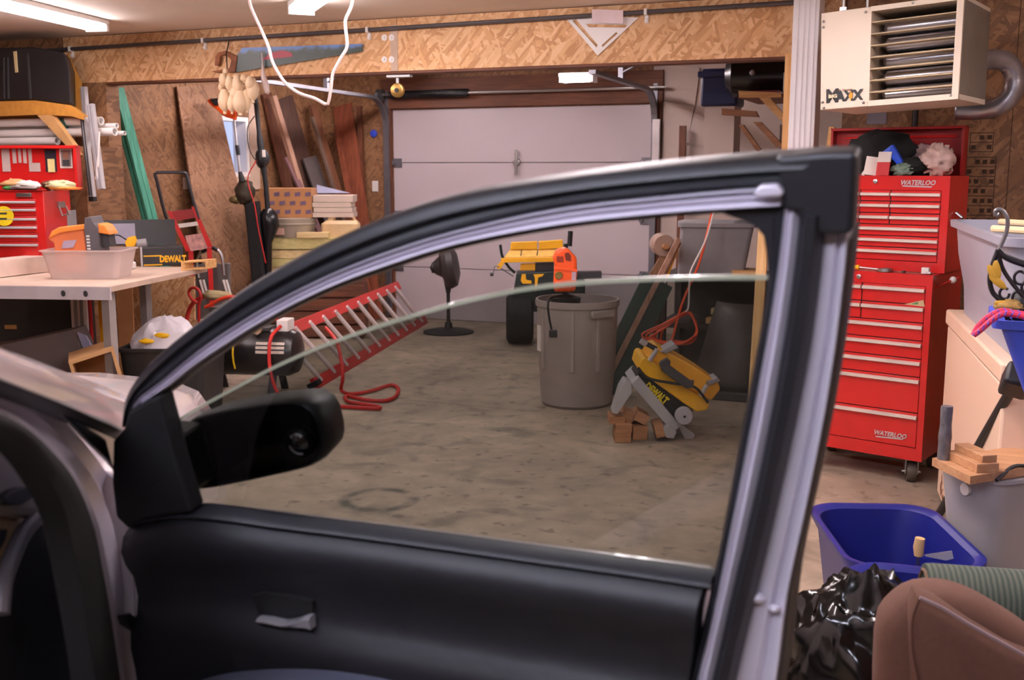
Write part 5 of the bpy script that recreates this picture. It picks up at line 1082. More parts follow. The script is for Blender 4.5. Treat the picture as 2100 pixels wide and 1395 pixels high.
MB().lathe([(0, -.26), (.1, -.25), (.15, -.2), (.155, .2), (.1, .24), (0, .25)], (0, .0, .155), 26, 'x').obj('shell', MATS['gloss_black'], t)
MB().tube([(-.15, -.1, .28), (.0, -.12, .31), (.12, -.1, .30)], .008, 6).obj('yellow_tag', YEL, t); MB().lathe([(.01, -.02), (.02, 0), (0, .01)], (-.05, -.155, .16), 10, 'y').obj('valve', ALUM, t)
for i, (m, h, lb) in enumerate(((mat('teal_book', (66, 120, 110), .6), .0, 'thin teal sheet lying on the upper rack shelf edge'), (REDD, .012, 'thin red sheet lying on the teal sheet'))):
    t = onrack('thin_sheet', lb, 'sheet', 1558, -.22, zs+.001+h); MB().box(-.12, .12, -.06, .06, 0, .011).obj('sheet', m, t)
t = onrack('white_bracket', 'white angle bracket standing at the end of the upper rack shelf', 'bracket', 1607, -.2, zs+.001); MB().box(-.015, .015, -.03, .03, 0, .14).box(-.06, .015, -.03, .03, 0, .015).obj('angle', WHITE, t, bev=.002)
t = onrack('navy_tote', 'dark blue tote hanging behind the upper rack shelf', 'tote', 1468, .2, z3+.001)
a, b_ = L(t, 1436, 200).x, L(t, 1512, 200).x; za, zb_ = L(t, 1470, 218).z, L(t, 1470, 140).z
MB().box(a, b_, 0, .3, za, zb_).obj('tub', NAVY, t, bev=.02); MB().box(a-.02, b_+.02, -.02, .32, zb_-.06, zb_-.02).obj('rim', NAVY, t, bev=.005)
MB().box(a+.03, b_-.02, .02, .28, 0, za).obj('white_carton', WHB, t, label='white carton under the tote')
t = onrack('dark_plank', 'dark narrow plank standing against the white wall panels', 'plank', 1398, .6, 0); a = at(1393, 258, Y=9.6); t.location = (a.x, 9.6, 0); MB().box(0, .06, 0, .03, 0, a.z).obj('board', DARKWZ, t)
CL = [('paint_tin', 'small grey tin among the jars below the upper rack shelf', 1565, .0, .05, .12, GREY), ('glass_jar', 'glass jar with dark lid on the middle rack deck', 1540, .05, .04, .1, mat('jar_dull', (150, 140, 140), .2)), ('spray_can', 'tall silver can on the middle rack deck', 1585, .02, .035, .2, ALUM), ('oil_can', 'dark can at the end of the middle rack deck', 1608, .08, .05, .16, DGREY)]
for nm, lb, px, d, r, h, m in CL:
    t = onrack(nm, lb, 'can', px, d, z3+.001); MB().lathe([(r, 0), (r, h*.8), (r*.6, h*.9), (r*.6, h)], (0, 0, 0), 18).obj('body', m, t); MB().lathe([(r*.62, h), (r*.62, h*1.1), (0, h*1.1)], (0, 0, 0), 14).obj('cap', BLACK, t)
for i, (px, y0, dz, m) in enumerate(((1475, .12, .02, GREY), (1500, .1, .03, DGREY), (1530, .06, .025, BROWN))):
    t = onrack('junk_box', ('low grey box on the middle rack deck', 'low dark box on the middle rack deck', 'low brown box on the middle rack deck')[i], 'box', px, y0, z3+.001); MB().box(-.07, .07, 0, .2, 0, .05+dz).obj('carton', m, t, bev=.004); MB().box(-.072, .072, -.002, .202, .05+dz, .06+dz).obj('lid', m, t)
t = onrack('grey_tote', 'grey plastic tote with lid on the dark rack', 'tote', 1465, .02, z1+.001, YAW*.6)
a, b_ = L(t, 1390, 540).x, L(t, 1528, 540).x; at_, bt_ = L(t, 1396, 460).x, L(t, 1548, 460).x; hh = L(t, 1460, 455).z
MB().loft([rr2(a, b_, .03, .36, 0), rr2(at_, bt_, .0, .38, hh*.93)]).obj('tub', GREY, t); MB().loft([rr2(at_-.02, bt_+.02, -.02, .4, hh*.9), rr2(at_-.02, bt_+.02, -.02, .4, hh*.97), rr2(at_+.02, bt_-.02, .02, .36, hh)]).obj('lid', GREY, t)
# offcuts on the rack
for i in range(9):
    px = 1490+9*(i % 5)+random.uniform(-4, 4); zz_ = (z2 if i < 6 else z1); lay = (i // 3) % 2 if i < 6 else 0
    t = onrack('offcut', ('short pine offcut lying on the lower rack deck' if i < 6 else 'short pine offcut lying beside the grey tote on the rack'), 'offcut', px if i < 6 else 1545, .03+.09*(i % 3), zz_+.001+.045*lay)
    t['group'] = 'offcuts on the lower deck' if i < 6 else 'offcuts beside the tote'
    MB().box(-.12+.02*(i % 3), .11, 0, .08, 0, .042).obj('block', (PINE, PALEW, LUM)[i % 3], t)
# dark curved seat shell in front of the rack
sc = thing('seat_shell', 'dark grey curved plastic seat shell in front of the rack', 'seat', (at(1490, 800, Y=7.0).x, 7.0, 0))
rows = []
for u in range(9):
    s = u/8; row = []
    for v in range(9):
        a = -1+v/4; z = .05+.58*s; y = .12*a*a+.28*(1-s)**2*0+.2*s*s; row.append((a*.26*(1-.25*s)+.05*s, y, z))
    rows.append(row)
m = MB().grid(rows); o = m.obj('shell', mat('shell_grey', (70, 62, 58), .5), sc); sm = o.modifiers.new('s', 'SOLIDIFY'); sm.thickness = .02
MB().box(-.2, .2, -.02, .3, .0, .06).obj('base', DGREY, sc, bev=.01)
# leaning sheets between can and rack
def sheet(lb, top, bot, w, th, m, Yt, Yb, cat='sheet', nrm=(.4, -1, 0), nm='leaning_sheet'):
    a = at(*top, Y=Yt); b_ = at(*bot, Y=Yb); b0 = a+(b_-a)*((a.z-.01)/(a.z-b_.z)); t = thing(nm, lb, cat, b0)
    MB().bar((0, 0, 0), a-b0, w, th, nrm).obj('panel', m, t, smooth=False); return t
sheet('thin brown sheet leaning nearest the garage door', (1378, 500), (1262, 690), .05, .02, wood('sheet_brown', (120, 84, 58), (150, 110, 80), 2), 7.45, 7.2)
sheet('greenish dark sheet leaning behind the yellow level', (1350, 575), (1282, 715), .22, .02, mat('sheet_green', (34, 62, 54), .5), 7.2, 7.0)
sheet('brown edged sheet leaning beside the greenish sheet', (1390, 495), (1292, 720), .05, .02, MATS['sheet_brown'], 7.4, 7.1)
sheet('pale batten leaning beside the yellow level', (1392, 490), (1316, 640), .035, .02, PALEW, 7.35, 7.05, 'batten')
lv = sheet('long yellow spirit level leaning on the rack', (1390, 500), (1336, 640), .04, .022, YEL, 7.42, 7.38, 'level', nm='spirit_level')
for s in (.45, .6, .7): MB().bar((at(1390, 500, Y=7.42)-lv.location)*s+Vector((0, -.015, 0)), (at(1390, 500, Y=7.42)-lv.location)*(s+.05)+Vector((0, -.015, 0)), .045, .01, (.4, -1, 0)).obj('vial', PAPER, lv)
# plastic roll on the sheets
p = at(1358, 502, Y=7.5); ro = thing('plastic_roll', 'roll of clear wrap resting on the tops of the leaning sheets', 'roll', p, YAW)
MB().lathe([(.025, -.12), (.075, -.12), (.08, -.1), (.08, .1), (.075, .12), (.025, .12), (.025, -.12)], (0, 0, 0), 24, 'y').obj('wrap', mat('wrap_tan', (160, 132, 116), .3), ro); MB().tube([(0, -.2, 0), (0, .4, -.05)], .02, 10).obj('core', BROWN, ro)
# orange cord and coil
ocm = mat('cord_orange', (226, 84, 44), .5)
top = at(1462, 425, Y=6.9); lo = at(1362, 660, Y=6.9)
oc = thing('cable_coil', 'orange extension cord hanging in a coil from a hook', 'cord', top)
O = top
MB().tube(cr([at(1462, 425, Y=6.9)-O, at(1450, 480, Y=6.9)-O, at(1432, 545, Y=6.9)-O, at(1400, 620, Y=6.9)-O, at(1380, 690, Y=6.9)-O, at(1372, 706, Y=6.9)-O], 30), .008, 8).obj('lead', ocm, oc)
for i in range(7):
    w2 = random.uniform(.6, 1.1); q = []
    for x, y in ((1408, 640), (1400-40*w2, 668), (1330-14*w2+i*6, 690+i*1.5), (1345+i*6, 702), (1390+4*i, 704), (1420+6*w2, 690), (1428, 668), (1418, 646)): q.append(at(x, y+random.uniform(-4, 4), Y=6.9+.02*i)-O)
    MB().tube(cr(q+[q[0]], 50)[:-1], .007, 6, True).obj('coil', ocm, oc)
MB().tube(cr([at(1466, 425, Y=6.88)-O, at(1448, 490, Y=6.88)-O, at(1418, 552, Y=6.88)-O, at(1414, 575, Y=6.88)-O, at(1412, 628, Y=6.88)-O, at(1406, 640, Y=6.88)-O], 30), .006, 6).obj('hook', WHITE, oc)
MB().bar(Vector((0, 0, .0)), Vector((0, .75, 0)), .03, .02).obj('hook_arm', DGREY, oc)
# ================================================================== YELLOW THICKNESS PLANER ON BLOCKS
pn = thing('thickness_planer', 'yellow and black thickness planer tilted on wood blocks', 'planer', at(1385, 905, Z=0), YAW)
tl = math.atan2(L(pn, 1385, 850).z-L(pn, 1280, 790).z, L(pn, 1385, 850).x-L(pn, 1280, 790).x)
def pz(pts, d0, d1, nm, m, **k): return MB().prism(PL(pn, pts, d0), (0, d1-d0, 0)).obj(nm, m, pn, smooth=False, **k)
pz([(1294, 788), (1310, 772), (1386, 862), (1400, 872), (1384, 884), (1370, 876)], .0, .34, 'bed', ALUM, bev=.004)
pz([(1300, 782), (1314, 754), (1330, 752), (1400, 800), (1424, 826), (1420, 850), (1390, 872), (1382, 868)], .04, .30, 'lower_body', BLACK, bev=.008)
pz([(1308, 758), (1314, 736), (1322, 732), (1350, 750), (1410, 800), (1446, 822), (1456, 830), (1450, 842), (1428, 846), (1400, 826), (1350, 790)], .0, .33, 'upper_body', YEL, bev=.010)
pz([(1326, 738), (1340, 714), (1350, 712), (1400, 738), (1440, 762), (1474, 786), (1478, 800), (1460, 822), (1448, 820), (1400, 790)], .08, .36, 'motor_cover', mat('planer_amber', (226, 160, 30), .45), bev=.012)
pz([(1352, 744), (1368, 734), (1376, 742), (1374, 750), (1418, 782), (1424, 780), (1422, 796), (1408, 798), (1358, 762)], -.05, -.02, 'carry_handle', DGREY, bev=.006)
for a, b_ in (((1332, 740), (1348, 716)), ((1436, 812), (1450, 790))): MB().tube(PL(pn, [a, b_], -.02), .014, 10).obj('column', ALU, pn)
pz([(1354, 722), (1384, 704), (1392, 714), (1366, 726)], .06, .2, 'chip_port', GREY, bev=.006); pz([(1448, 784), (1472, 774), (1478, 782), (1454, 792)], .06, .2, 'chip_port', GREY, bev=.006)
MB().tube(PL(pn, [(1316, 700), (1346, 716)], .0), .014, 10).obj('crank_rod', BLACK, pn); MB().tube(PL(pn, [(1314, 698), (1326, 706)], -.01), .018, 10).obj('crank_knob', ALU, pn)
MB().tube(cr(PL(pn, [(1308, 754), (1330, 776), (1380, 786), (1424, 794), (1446, 818), (1452, 826)], -.03), 30), .008, 8).obj('cable', BLACK, pn)
c_ = L(pn, 1402, 852, -.02); kk = 18*6.1/F
MB().lathe([(0, -.03), (.01, -.032), (kk*.9, -.03), (kk, -.02), (kk, .01)], c_, 28, 'y').obj('hand_wheel', LGREY, pn); MB().lathe([(.008, -.034), (0, -.036)], c_, 10, 'y').obj('wheel_bolt', BLACK, pn)
pz([(1272, 796), (1282, 780), (1294, 784), (1296, 806), (1266, 850), (1256, 848)], -.03, .1, 'infeed_table', ALUM, bev=.004)
pz([(1358, 878), (1372, 872), (1388, 886), (1382, 900), (1366, 898)], -.03, .1, 'foot', ALUM, bev=.004); pz([(1392, 876), (1400, 872), (1426, 892), (1420, 906), (1404, 900)], .05, .3, 'outfeed_table', ALUM, bev=.004)
a, b_ = L(pn, 1320, 792, .035), L(pn, 1368, 832, .035); ang = math.atan2(b_.z-a.z, b_.x-a.x); mid = (a+b_)/2
text('DEWALT', .062, .002, mat('logo_yellow', (244, 214, 20), .5), pn, T4(mid.x+.005, .036, mid.z+.012) @ Matrix.Rotation(-ang, 4, 'Y'), offset=.003, sx=.62)
BLK = wood('block_wood', (160, 108, 72), (190, 136, 96))
for i, (x0, y0, x1, y1, dd, rot, lb) in enumerate(((1261, 890, 1294, 912, -.04, 0, 'bottom wood block of the left pair under the planer'), (1263, 872, 1296, 889, -.04, 0, 'upper wood block of the left pair under the planer'), (1298, 880, 1328, 908, .02, 0, 'large shaded wood block beside the left pair'),
        (1250, 855, 1282, 871, .0, 0, 'wood block under the planer infeed table'), (1277, 846, 1300, 866, .06, 24, 'small tilted wood block under the bed'), (1302, 848, 1330, 868, .04, 28, 'tilted wood block against the planer bed'), (1344, 870, 1362, 898, -.03, -14, 'short wood block standing on end under the bed'))):
    c_ = L(pn, (x0+x1)/2, (y0+y1)/2, dd); wx_ = (L(pn, x1, y1, dd).x-L(pn, x0, y0, dd).x)/2; hx = (L(pn, x0, y0, dd).z-L(pn, x1, y1, dd).z)/2
    zc2 = max(c_.z, hx+.001) if i != 0 and i != 2 else hx+.001
    t = thing('wood_block', lb, 'block', FR[pn.name] @ Vector((c_.x, dd, zc2)), YAW); MB(RY(rot)).box(-wx_, wx_, 0, .14, -hx, hx).obj('block', BLK, t, bev=.002)
# ================================================================== RIGHT: heater over the red chests
def cz(x, y, z): return C0+ray(x, y)*z
HB = [cz(1684, 27, 4.82), cz(1978, -12, 4.47), cz(1965, 203, 4.47), cz(1682, 226, 4.82)]     # front face corners
hx_ = (HB[1]-HB[0]+HB[2]-HB[3])/2; hxd = Vector((hx_.x, hx_.y, 0)).normalized(); hdp = Vector((-hxd.y, hxd.x, 0))
ho = (HB[2]+HB[3])/2
ht_ = thing('unit_heater', 'beige gas unit heater with louvres hanging under the ceiling', 'heater', ho)
def hp(u, v, d=0.0): return HB[0].lerp(HB[1], u).lerp(HB[3].lerp(HB[2], u), v)-ho+hdp*d
HBE = mat('heater_beige', (214, 196, 174), .45, var=.02)
def fplate(u0, u1, v0, v1, d0, d1): return [hp(u0, v0, d0), hp(u1, v0, d0), hp(u1, v1, d0), hp(u0, v1, d0)], hdp*(d1-d0)
def fp(nm, m, u0, u1, v0, v1, d0, d1, **k): return MB().prism(*fplate(u0, u1, v0, v1, d0, d1)).obj(nm, m, ht_, smooth=False, **k)
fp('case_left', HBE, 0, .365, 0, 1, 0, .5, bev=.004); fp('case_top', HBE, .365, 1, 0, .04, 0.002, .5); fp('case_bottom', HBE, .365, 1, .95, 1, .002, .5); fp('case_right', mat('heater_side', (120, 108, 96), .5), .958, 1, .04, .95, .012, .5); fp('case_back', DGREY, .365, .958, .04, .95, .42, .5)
fp('front_rim', HBE, .355, .372, .03, .96, -.004, .02); fp('front_rim', HBE, .955, 1.0, .0, 1, -.004, .02); fp('front_rim', HBE, .365, .96, 0, .05, -.004, .02); fp('front_rim', HBE, .365, .96, .945, 1.0, -.004, .02)
HEX = mat('exchanger_steel', (196, 190, 190), .28, .85)
for i in range(5):
    v = .15+.17*i; a, b_ = hp(.40, v+.05, .14), hp(.95, v+.05, .14)
    MB().tube([a, a.lerp(b_, .06), a.lerp(b_, .94), b_], [.012, .034, .034, .026], 14).obj('exchanger_tube', HEX, ht_)
for i in range(7):
    v = .155+.117*i; q0 = [hp(.372, v, .0), hp(.372, v+.012, -.004), hp(.372, v+.012, .06), hp(.372, v-.02, .06)]; q1 = [hp(.955, v, .0), hp(.955, v+.012, -.004), hp(.955, v+.012, .06), hp(.955, v-.02, .06)]
    MB().loft([q0, q1]).obj('louvre', mat('louvre_beige', (196, 176, 146), .5), ht_, smooth=False)
for u, v in ((.02, .09), (.02, .15), (.33, .05), (.66, .02), (.97, .03), (.95, .96), (.33, .96), (.02, .92), (.03, .98)):
    MB().blob(hp(u, v, -.004), (.006, .006, .006), 0, nu=8, nv=6).obj('screw', STEEL, ht_)
fm = Matrix((( hxd.x, hdp.x, 0, 0), (hxd.y, hdp.y, 0, 0), (0, 0, 1, 0), (0, 0, 0, 1)))
sl = math.atan2((HB[2]-HB[3]).z, (HB[2]-HB[3]).xy.length)
INKB = mat('logo_black', (24, 22, 22), .5)
def onf(u, v, d): p = hp(u, v, d); return Matrix.Translation(p) @ fm @ Matrix.Rotation(-sl, 4, 'Y')
text('M', .08, .001, INKB, ht_, onf(.095, .872, -.003), offset=.004, sx=.95); text('AXX', .062, .001, INKB, ht_, onf(.222, .882, -.003), offset=.003, sx=.9)
text('BIG', .020, .001, mat('logo_cream', (236, 214, 176), .5), ht_, onf(.10, .87, -.0055), offset=.001, sx=1.3); text('Mr. Heater', .016, .0008, mat('logo_brown', (150, 90, 40), .5), ht_, onf(.185, .815, -.002))
p = hp(.235, .88, -.0055); MB(Matrix.Translation(p) @ fm).prism([(-.01, 0, 0), (0, 0, -.022), (.01, 0, 0), (0, 0, .022)], (0, .001, 0)).obj('logo_diamond', mat('logo_orange', (240, 150, 30), .5), ht_, smooth=False)
for u, d in ((.12, .08), (.9, .08), (.12, .42), (.9, .42)):
    a = hp(u, 0, d); MB().tube([a, (a.x, a.y, ZC-ho.z)], .006, 8).obj('hanging_rod', STEEL, ht_); MB().box(a.x-.015, a.x+.015, a.y-.015, a.y+.015, a.z-.004, a.z+.025).obj('rod_clip', STEEL, ht_)
# flexible flue
dc0 = [cz(2000, 132, 4.95), cz(2030, 122, 4.98), cz(2062, 126, 5.0), cz(2080, 152, 5.02), cz(2078, 188, 5.04), cz(2052, 216, 5.08), cz(2010, 226, 5.15), cz(1960, 226, 5.2)]
pts = cr(dc0, 60); fdm = mat('flue_foil', (176, 172, 176), .3, .8)
solo(MB().tube([p for p in pts], [.044+.004*(i % 2) for i in range(60)], 14), 'flue_duct', fdm, 'silver flexible flue duct curling beside the heater', 'duct', ang=70)
p0 = at(1878, 222, Y=YP-.04); solo(MB().tube([p0+Vector((0, 0, .25)), p0, p0-Vector((0, 0, .12))], .016, 10), 'gas_pipe', mat('iron_pipe', (50, 44, 40), .5, .4), 'short dark gas pipe on the wall under the heater', 'pipe')
p0 = at(1798, 243, Y=YP-.013); solo(MB().box(-.05, .05, -.006, 0, -.03, .03), 'wall_sticker', mat('bluish_sticker', (120, 110, 120), .6), 'small bluish sticker on the OSB wall above the red lid', 'sticker').location = p0
# ---- red roller cabinet and top chest
RC = math.radians(-16.7)
q = at(1890, 948, Z=.125); rc = thing('roller_cabinet', 'red roller cabinet on casters, carrying the red top chest', 'tool cabinet', (q.x, q.y, 0), RC)
zt = L(rc, 1929, 566).z; W1 = .68; D1 = .46
def zr(T, x, y, d=0): return L(T, x, y, d).z
yy = [588, 627, 664, 701, 738, 775, 848, 919]; xs_ = [1905, 1901, 1898, 1895, 1890, 1886, 1878, 1872]
zs_ = [zr(rc, x, y) for x, y in zip(xs_, yy)]; xr_ = L(rc, 1905, 600).x; xr2 = L(rc, 1874, 900).x; xr_ = (xr_+xr2)/2; xsp = L(rc, 1768, 600).x
rows = []
for i in range(7): rows.append((zs_[i+1], zs_[i], [-W1+.035, xsp, xr_] if i < 2 else [-W1+.035, xr_]))
def chest2(T, W, D, z0, z1, rows, hh):
    MB().box(-W, 0, .012, D, z0, z1).obj('body', REDP, T, bev=.004)
    zmin, zmax = min(r[0] for r in rows), max(r[1] for r in rows); xl, xr = rows[-1][2][0], rows[-1][2][-1]
    MB().box(xr, 0, -.004, .014, z0, z1).box(-W, xl, -.004, .014, z0, z1).box(xl, xr, -.004, .014, zmax, z1).box(xl, xr, -.004, .014, z0, zmin).obj('front_frame', REDP, T, smooth=False)
    MB().box(xl, xr, .004, .0125, zmin, zmax).obj('drawer_gap', mat('gap_shadow_paint', (60, 10, 10), .6), T, smooth=False)
    for zl, zh, sp in rows:
        for a, b_ in zip(sp[:-1], sp[1:]):
            d = MB().box(a+.003, b_-.003, -.003, .01, zl+.003, zh-.002).obj('drawer', REDP, T, bev=.002)
            zc_ = zh-.013-hh/2
            MB().loft([[(x, .0, zc_+hh*.5), (x, -.012, zc_+hh*.5), (x, -.020, zc_+hh*.25), (x, -.020, zc_-hh*.3), (x, -.008, zc_-hh*.5), (x, 0, zc_-hh*.5)] for x in (a+.004, b_-.004)]).obj('handle', mat('handle_satin', (226, 216, 204), .38, .25), d)
chest2(rc, W1, D1, .125, zt, rows, .019)
MB().box(-W1+.02, -.02, .03, D1-.02, zt, zt+.002).obj('top_mat', mat('dusty_red', (150, 80, 70), .8), rc)
c_ = L(rc, 1762, 567, -.004); MB().lathe([(.011, .002), (.011, -.008), (.006, -.01), (0, -.01)], (c_.x, -.004, c_.z), 16, 'y').obj('lock', STEEL, rc)
WT = mat('badge_silver', (214, 204, 204), .35, .5)
def badge(T, xa, ya, xb, yb, d=-.005):
    a, b_ = L(T, xa, ya, d), L(T, xb, yb, d); m = (a+b_)/2; s = (b_.x-a.x)
    MB().prism([(a.x-.004, d, a.z-.016), (b_.x-.004, d, b_.z-.016), (b_.x, d, b_.z-.010), (a.x, d, a.z-.010)], (0, -.002, 0)).obj('badge_bar', WT, T, smooth=False)
    text('WATERLOO', s*.235, .001, WT, T, T4(m.x, d-.001, m.z+.004), shear=.25, offset=.001, sx=.92)
badge(rc, 1797, 890, 1853, 896, -.0045)
for x, y in ((-.07, .07), (-W1+.07, .07), (-.07, D1-.07), (-W1+.07, D1-.07)):
    k = MB(T4(x, y, 0) @ RZ(25)); k.lathe([(.012, -.022), (.047, -.022), (.05, -.012), (.05, .012), (.047, .022), (.012, .022)], (0, 0, .05), 24, 'x'); ob_ = k.obj('caster', mat('caster_grey', (84, 72, 62), .6), rc)
    k = MB(T4(x, y, 0) @ RZ(25)); k.box(-.032, -.026, -.02, .03, .04, .115).box(.026, .032, -.02, .03, .04, .115).box(-.032, .032, -.025, .035, .112, .125).tube([(-.045, 0, .05), (.045, 0, .05)], .007, 8); k.obj('caster_fork', STEEL, ob_)
t2 = at(1938, 546, Z=zt); 
cs = thing('top_chest', 'red top chest with open lid standing on the roller cabinet', 'tool chest', FR[rc.name] @ Vector((L(rc, 1938, 546, .10).x, .10, zt+.003)), RC)
h2 = L(cs, 1949, 361).z; W2 = .66
yy2 = [391, 415, 440, 464, 488, 512, 540]; zs2 = [zr(cs, 1930, y) for y in yy2]; xr3 = L(cs, 1928, 450).x
rows = []
for i in range(6): rows.append((zs2[i+1], zs2[i], [-W2+.03, L(cs, 1764, 420).x, L(cs, 1826, 420).x, xr3] if i < 3 else [-W2+.03, xr3]))
chest2(cs, W2, .30, 0, h2, rows, .017)
badge(cs, 1852, 376, 1912, 378, -.0045)
c_ = L(cs, 1796, 372, -.004); MB().lathe([(.011, .002), (.011, -.008), (.006, -.01), (0, -.01)], (c_.x, -.004, c_.z), 16, 'y').obj('lock', STEEL, cs)
a, b_ = L(cs, 1712, 266, .31), L(cs, 1986, 256, .31); zl = (a.z+b_.z)/2
ldd = MB().box(a.x, b_.x, .312, .325, h2-.02, zl).box(a.x, b_.x, .26, .325, zl-.014, zl).box(b_.x-.014, b_.x, .26, .325, h2, zl).box(a.x, a.x+.014, .26, .325, h2, zl).obj('lid', REDD, cs, bev=.003, label='open dark red lid')
MB().tube([(a.x+.06, .308, zl-.05), (b_.x-.05, .308, zl-.05)], .006, 6).obj('lid_crease', REDP, ldd)
MB().lathe([(.012, 0), (.01, -.01), (0, -.01)], (a.x+.11, .311, zl-.09), 10, 'y').obj('lid_stud', BLACK, ldd)
hnd = MB().tube([(.004, .10, h2*.62), (.03, .10, h2*.58), (.03, .20, h2*.5), (.004, .20, h2*.45)], .008, 8).obj('side_handle', STEEL, cs)
MB().bar((a.x-.035, .3, h2-.02), (a.x-.01, .3, zl+.01), .03, .02, (0, 1, 0)).obj('stay_stick', PINE, cs)
# heap on the top chest
def onchest(nm, lb, cat, px, d, m, r, amp=.3, seed=1, rid=False, zofs=0):
    p = FR[cs.name] @ Vector((L(cs, px, 360, d).x, d, h2+r[2]*.97+zofs))
    o = solo(MB().blob((0, 0, 0), r, amp, 2.2, seed, 24, 16, rid), nm, m, lb, cat, ang=80); o.location = p; o.rotation_euler = (0, 0, RC); return o
onchest('black_jacket', 'black cloth heaped on the red top chest', 'cloth', 1806, .16, mat('black_cloth', (16, 15, 15), .9), (.17, .09, .115), .25, 3)
onchest('black_cloth', 'second black cloth lying low beside the pink bag', 'cloth', 1868, .10, MATS['black_cloth'], (.10, .08, .045), .3, 5)
onchest('pink_bag', 'translucent pinkish plastic bag on the red top chest', 'bag', 1922, .10, mat('pink_film', (204, 172, 160), .3, var=.12, scale=25), (.075, .07, .075), .45, 8, True)
onchest('clear_bag', 'small clear bag behind the pink bag', 'bag', 1892, .2, mat('mauve_film', (170, 140, 138), .25, var=.2, scale=30), (.09, .05, .075), .4, 4, True)
onchest('green_bag', 'green tinted film at the front of the chest heap', 'bag', 1850, .035, mat('green_film', (110, 128, 112), .25), (.05, .03, .03), .5, 6, True)
p = FR[cs.name] @ Vector((L(cs, 1812, 340, .0).x, -.0, h2+.001)); bx = thing('small_carton', 'white and red small carton standing on the red top chest', 'carton', p, RC+.2)
MB().prism([(-.035, 0, 0), (.025, 0, 0), (.03, 0, .065), (-.03, 0, .065)], (0, .04, 0)).obj('red_half', REDP, bx, smooth=False); MB().prism([(-.03, 0, .065), (.03, 0, .065), (.035, 0, .115), (-.025, 0, .115)], (0, .04, 0)).obj('white_half', PAPER, bx, smooth=False)
p = FR[cs.name] @ Vector((L(cs, 1790, 350, .02).x, .02, h2+.001)); bx = thing('paper_packet', 'white printed paper packet leaning by the carton', 'packet', p, RC+.3); MB(RY(8)).box(-.045, .03, 0, .02, 0, .09).obj('packet', PAPER, bx, smooth=False)
p = FR[cs.name] @ Vector((L(cs, 1768, 355, .05).x, .05, h2+.001)); bx = thing('paper_strips', 'fan of pale paper strips at the end of the chest heap', 'paper', p, RC)
for i in range(5): MB(RY(35+9*i)).box(-.008, .008, .012*i, .012*i+.004, 0.0, .08).obj('strip', (PAPER, mat('strip_orange', (226, 170, 120), .7))[i % 2], bx, smooth=False)
p = FR[cs.name] @ Vector((L(cs, 1834, 330, .03).x, .035, h2+.085)); bx = thing('blue_bag', 'crumpled bright blue film on the black cloth', 'bag', p, RC); MB().prism([(-.06, -.01, .03), (-.01, -.02, .065), (.05, .0, -.04), (.075, .0, -.05), (.02, -.02, -.03), (-.03, -.02, .02)], (0, .03, .0)).obj('film', mat('bright_blue', (40, 84, 210), .5), bx, smooth=False)
# bits on the cabinet ledge
def onledge(nm, lb, cat, px, d, build):
    p = FR[rc.name] @ Vector((L(rc, px, 556, d).x, d, zt+.003)); t = thing(nm, lb, cat, p, RC); build(t); return t
onledge('tape_ring', 'shiny metal ring lying on the cabinet ledge', 'ring', 1815, .03, lambda t: MB().lathe([(.026, 0), (.036, 0), (.036, .014), (.026, .014), (.026, 0)], (0, 0, 0), 24).obj('ring', STEEL, t))
onledge('screwdriver', 'screwdriver with yellow handle lying on the cabinet ledge', 'screwdriver', 1762, .03, lambda t: (MB().tube([(-.06, 0, .012), (.0, 0, .012)], .012, 10).obj('handle', YEL, t), MB().tube([(0, 0, .012), (.14, .0, .006)], .005, 8).obj('shank', STEEL, t)))
onledge('white_clip', 'white plastic clip at the corner of the cabinet ledge', 'clip', 1898, .02, lambda t: MB().box(-.018, .018, -.008, .012, 0, .03).box(.0, .026, -.008, .012, 0, .012).obj('clip', WHITE, t, bev=.003))
onledge('small_nut', 'small dark nut on the cabinet ledge', 'nut', 1853, .03, lambda t: MB().lathe([(.004, 0), (.01, 0), (.01, .008), (.004, .008), (.004, 0)], (0, 0, 0), 6).obj('nut', DGREY, t))
t = thing('banknote', 'folded green and tan slip stuck in the second drawer', 'paper', FR[rc.name] @ Vector((L(rc, 1878, 626).x, -.002, L(rc, 1878, 626).z)), RC)
MB().prism([(-.055, -.003, 0), (.045, -.003, -.004), (.035, -.003, .028)], (0, .004, 0)).obj('slip', mat('slip_tan', (196, 170, 130), .8), t, smooth=False); MB().prism([(-.02, -.0045, .004), (.012, -.0045, .004), (.012, -.0045, .018)], (0, .001, 0)).obj('green_print', mat('slip_green', (90, 140, 90), .8), t, smooth=False)
a = FR[rc.name] @ Vector((0.002, .06, zt-.06)); st = thing('ball_stick', 'red rod with a white ball sticking out beside the cabinet', 'rod', a, RC); MB().tube([(0, 0, -.0), (.06, .12, .04)], .005, 8).obj('rod', HOSE, st); MB().blob((.045, .09, .03), .017, 0).obj('ball', WHITE, st)
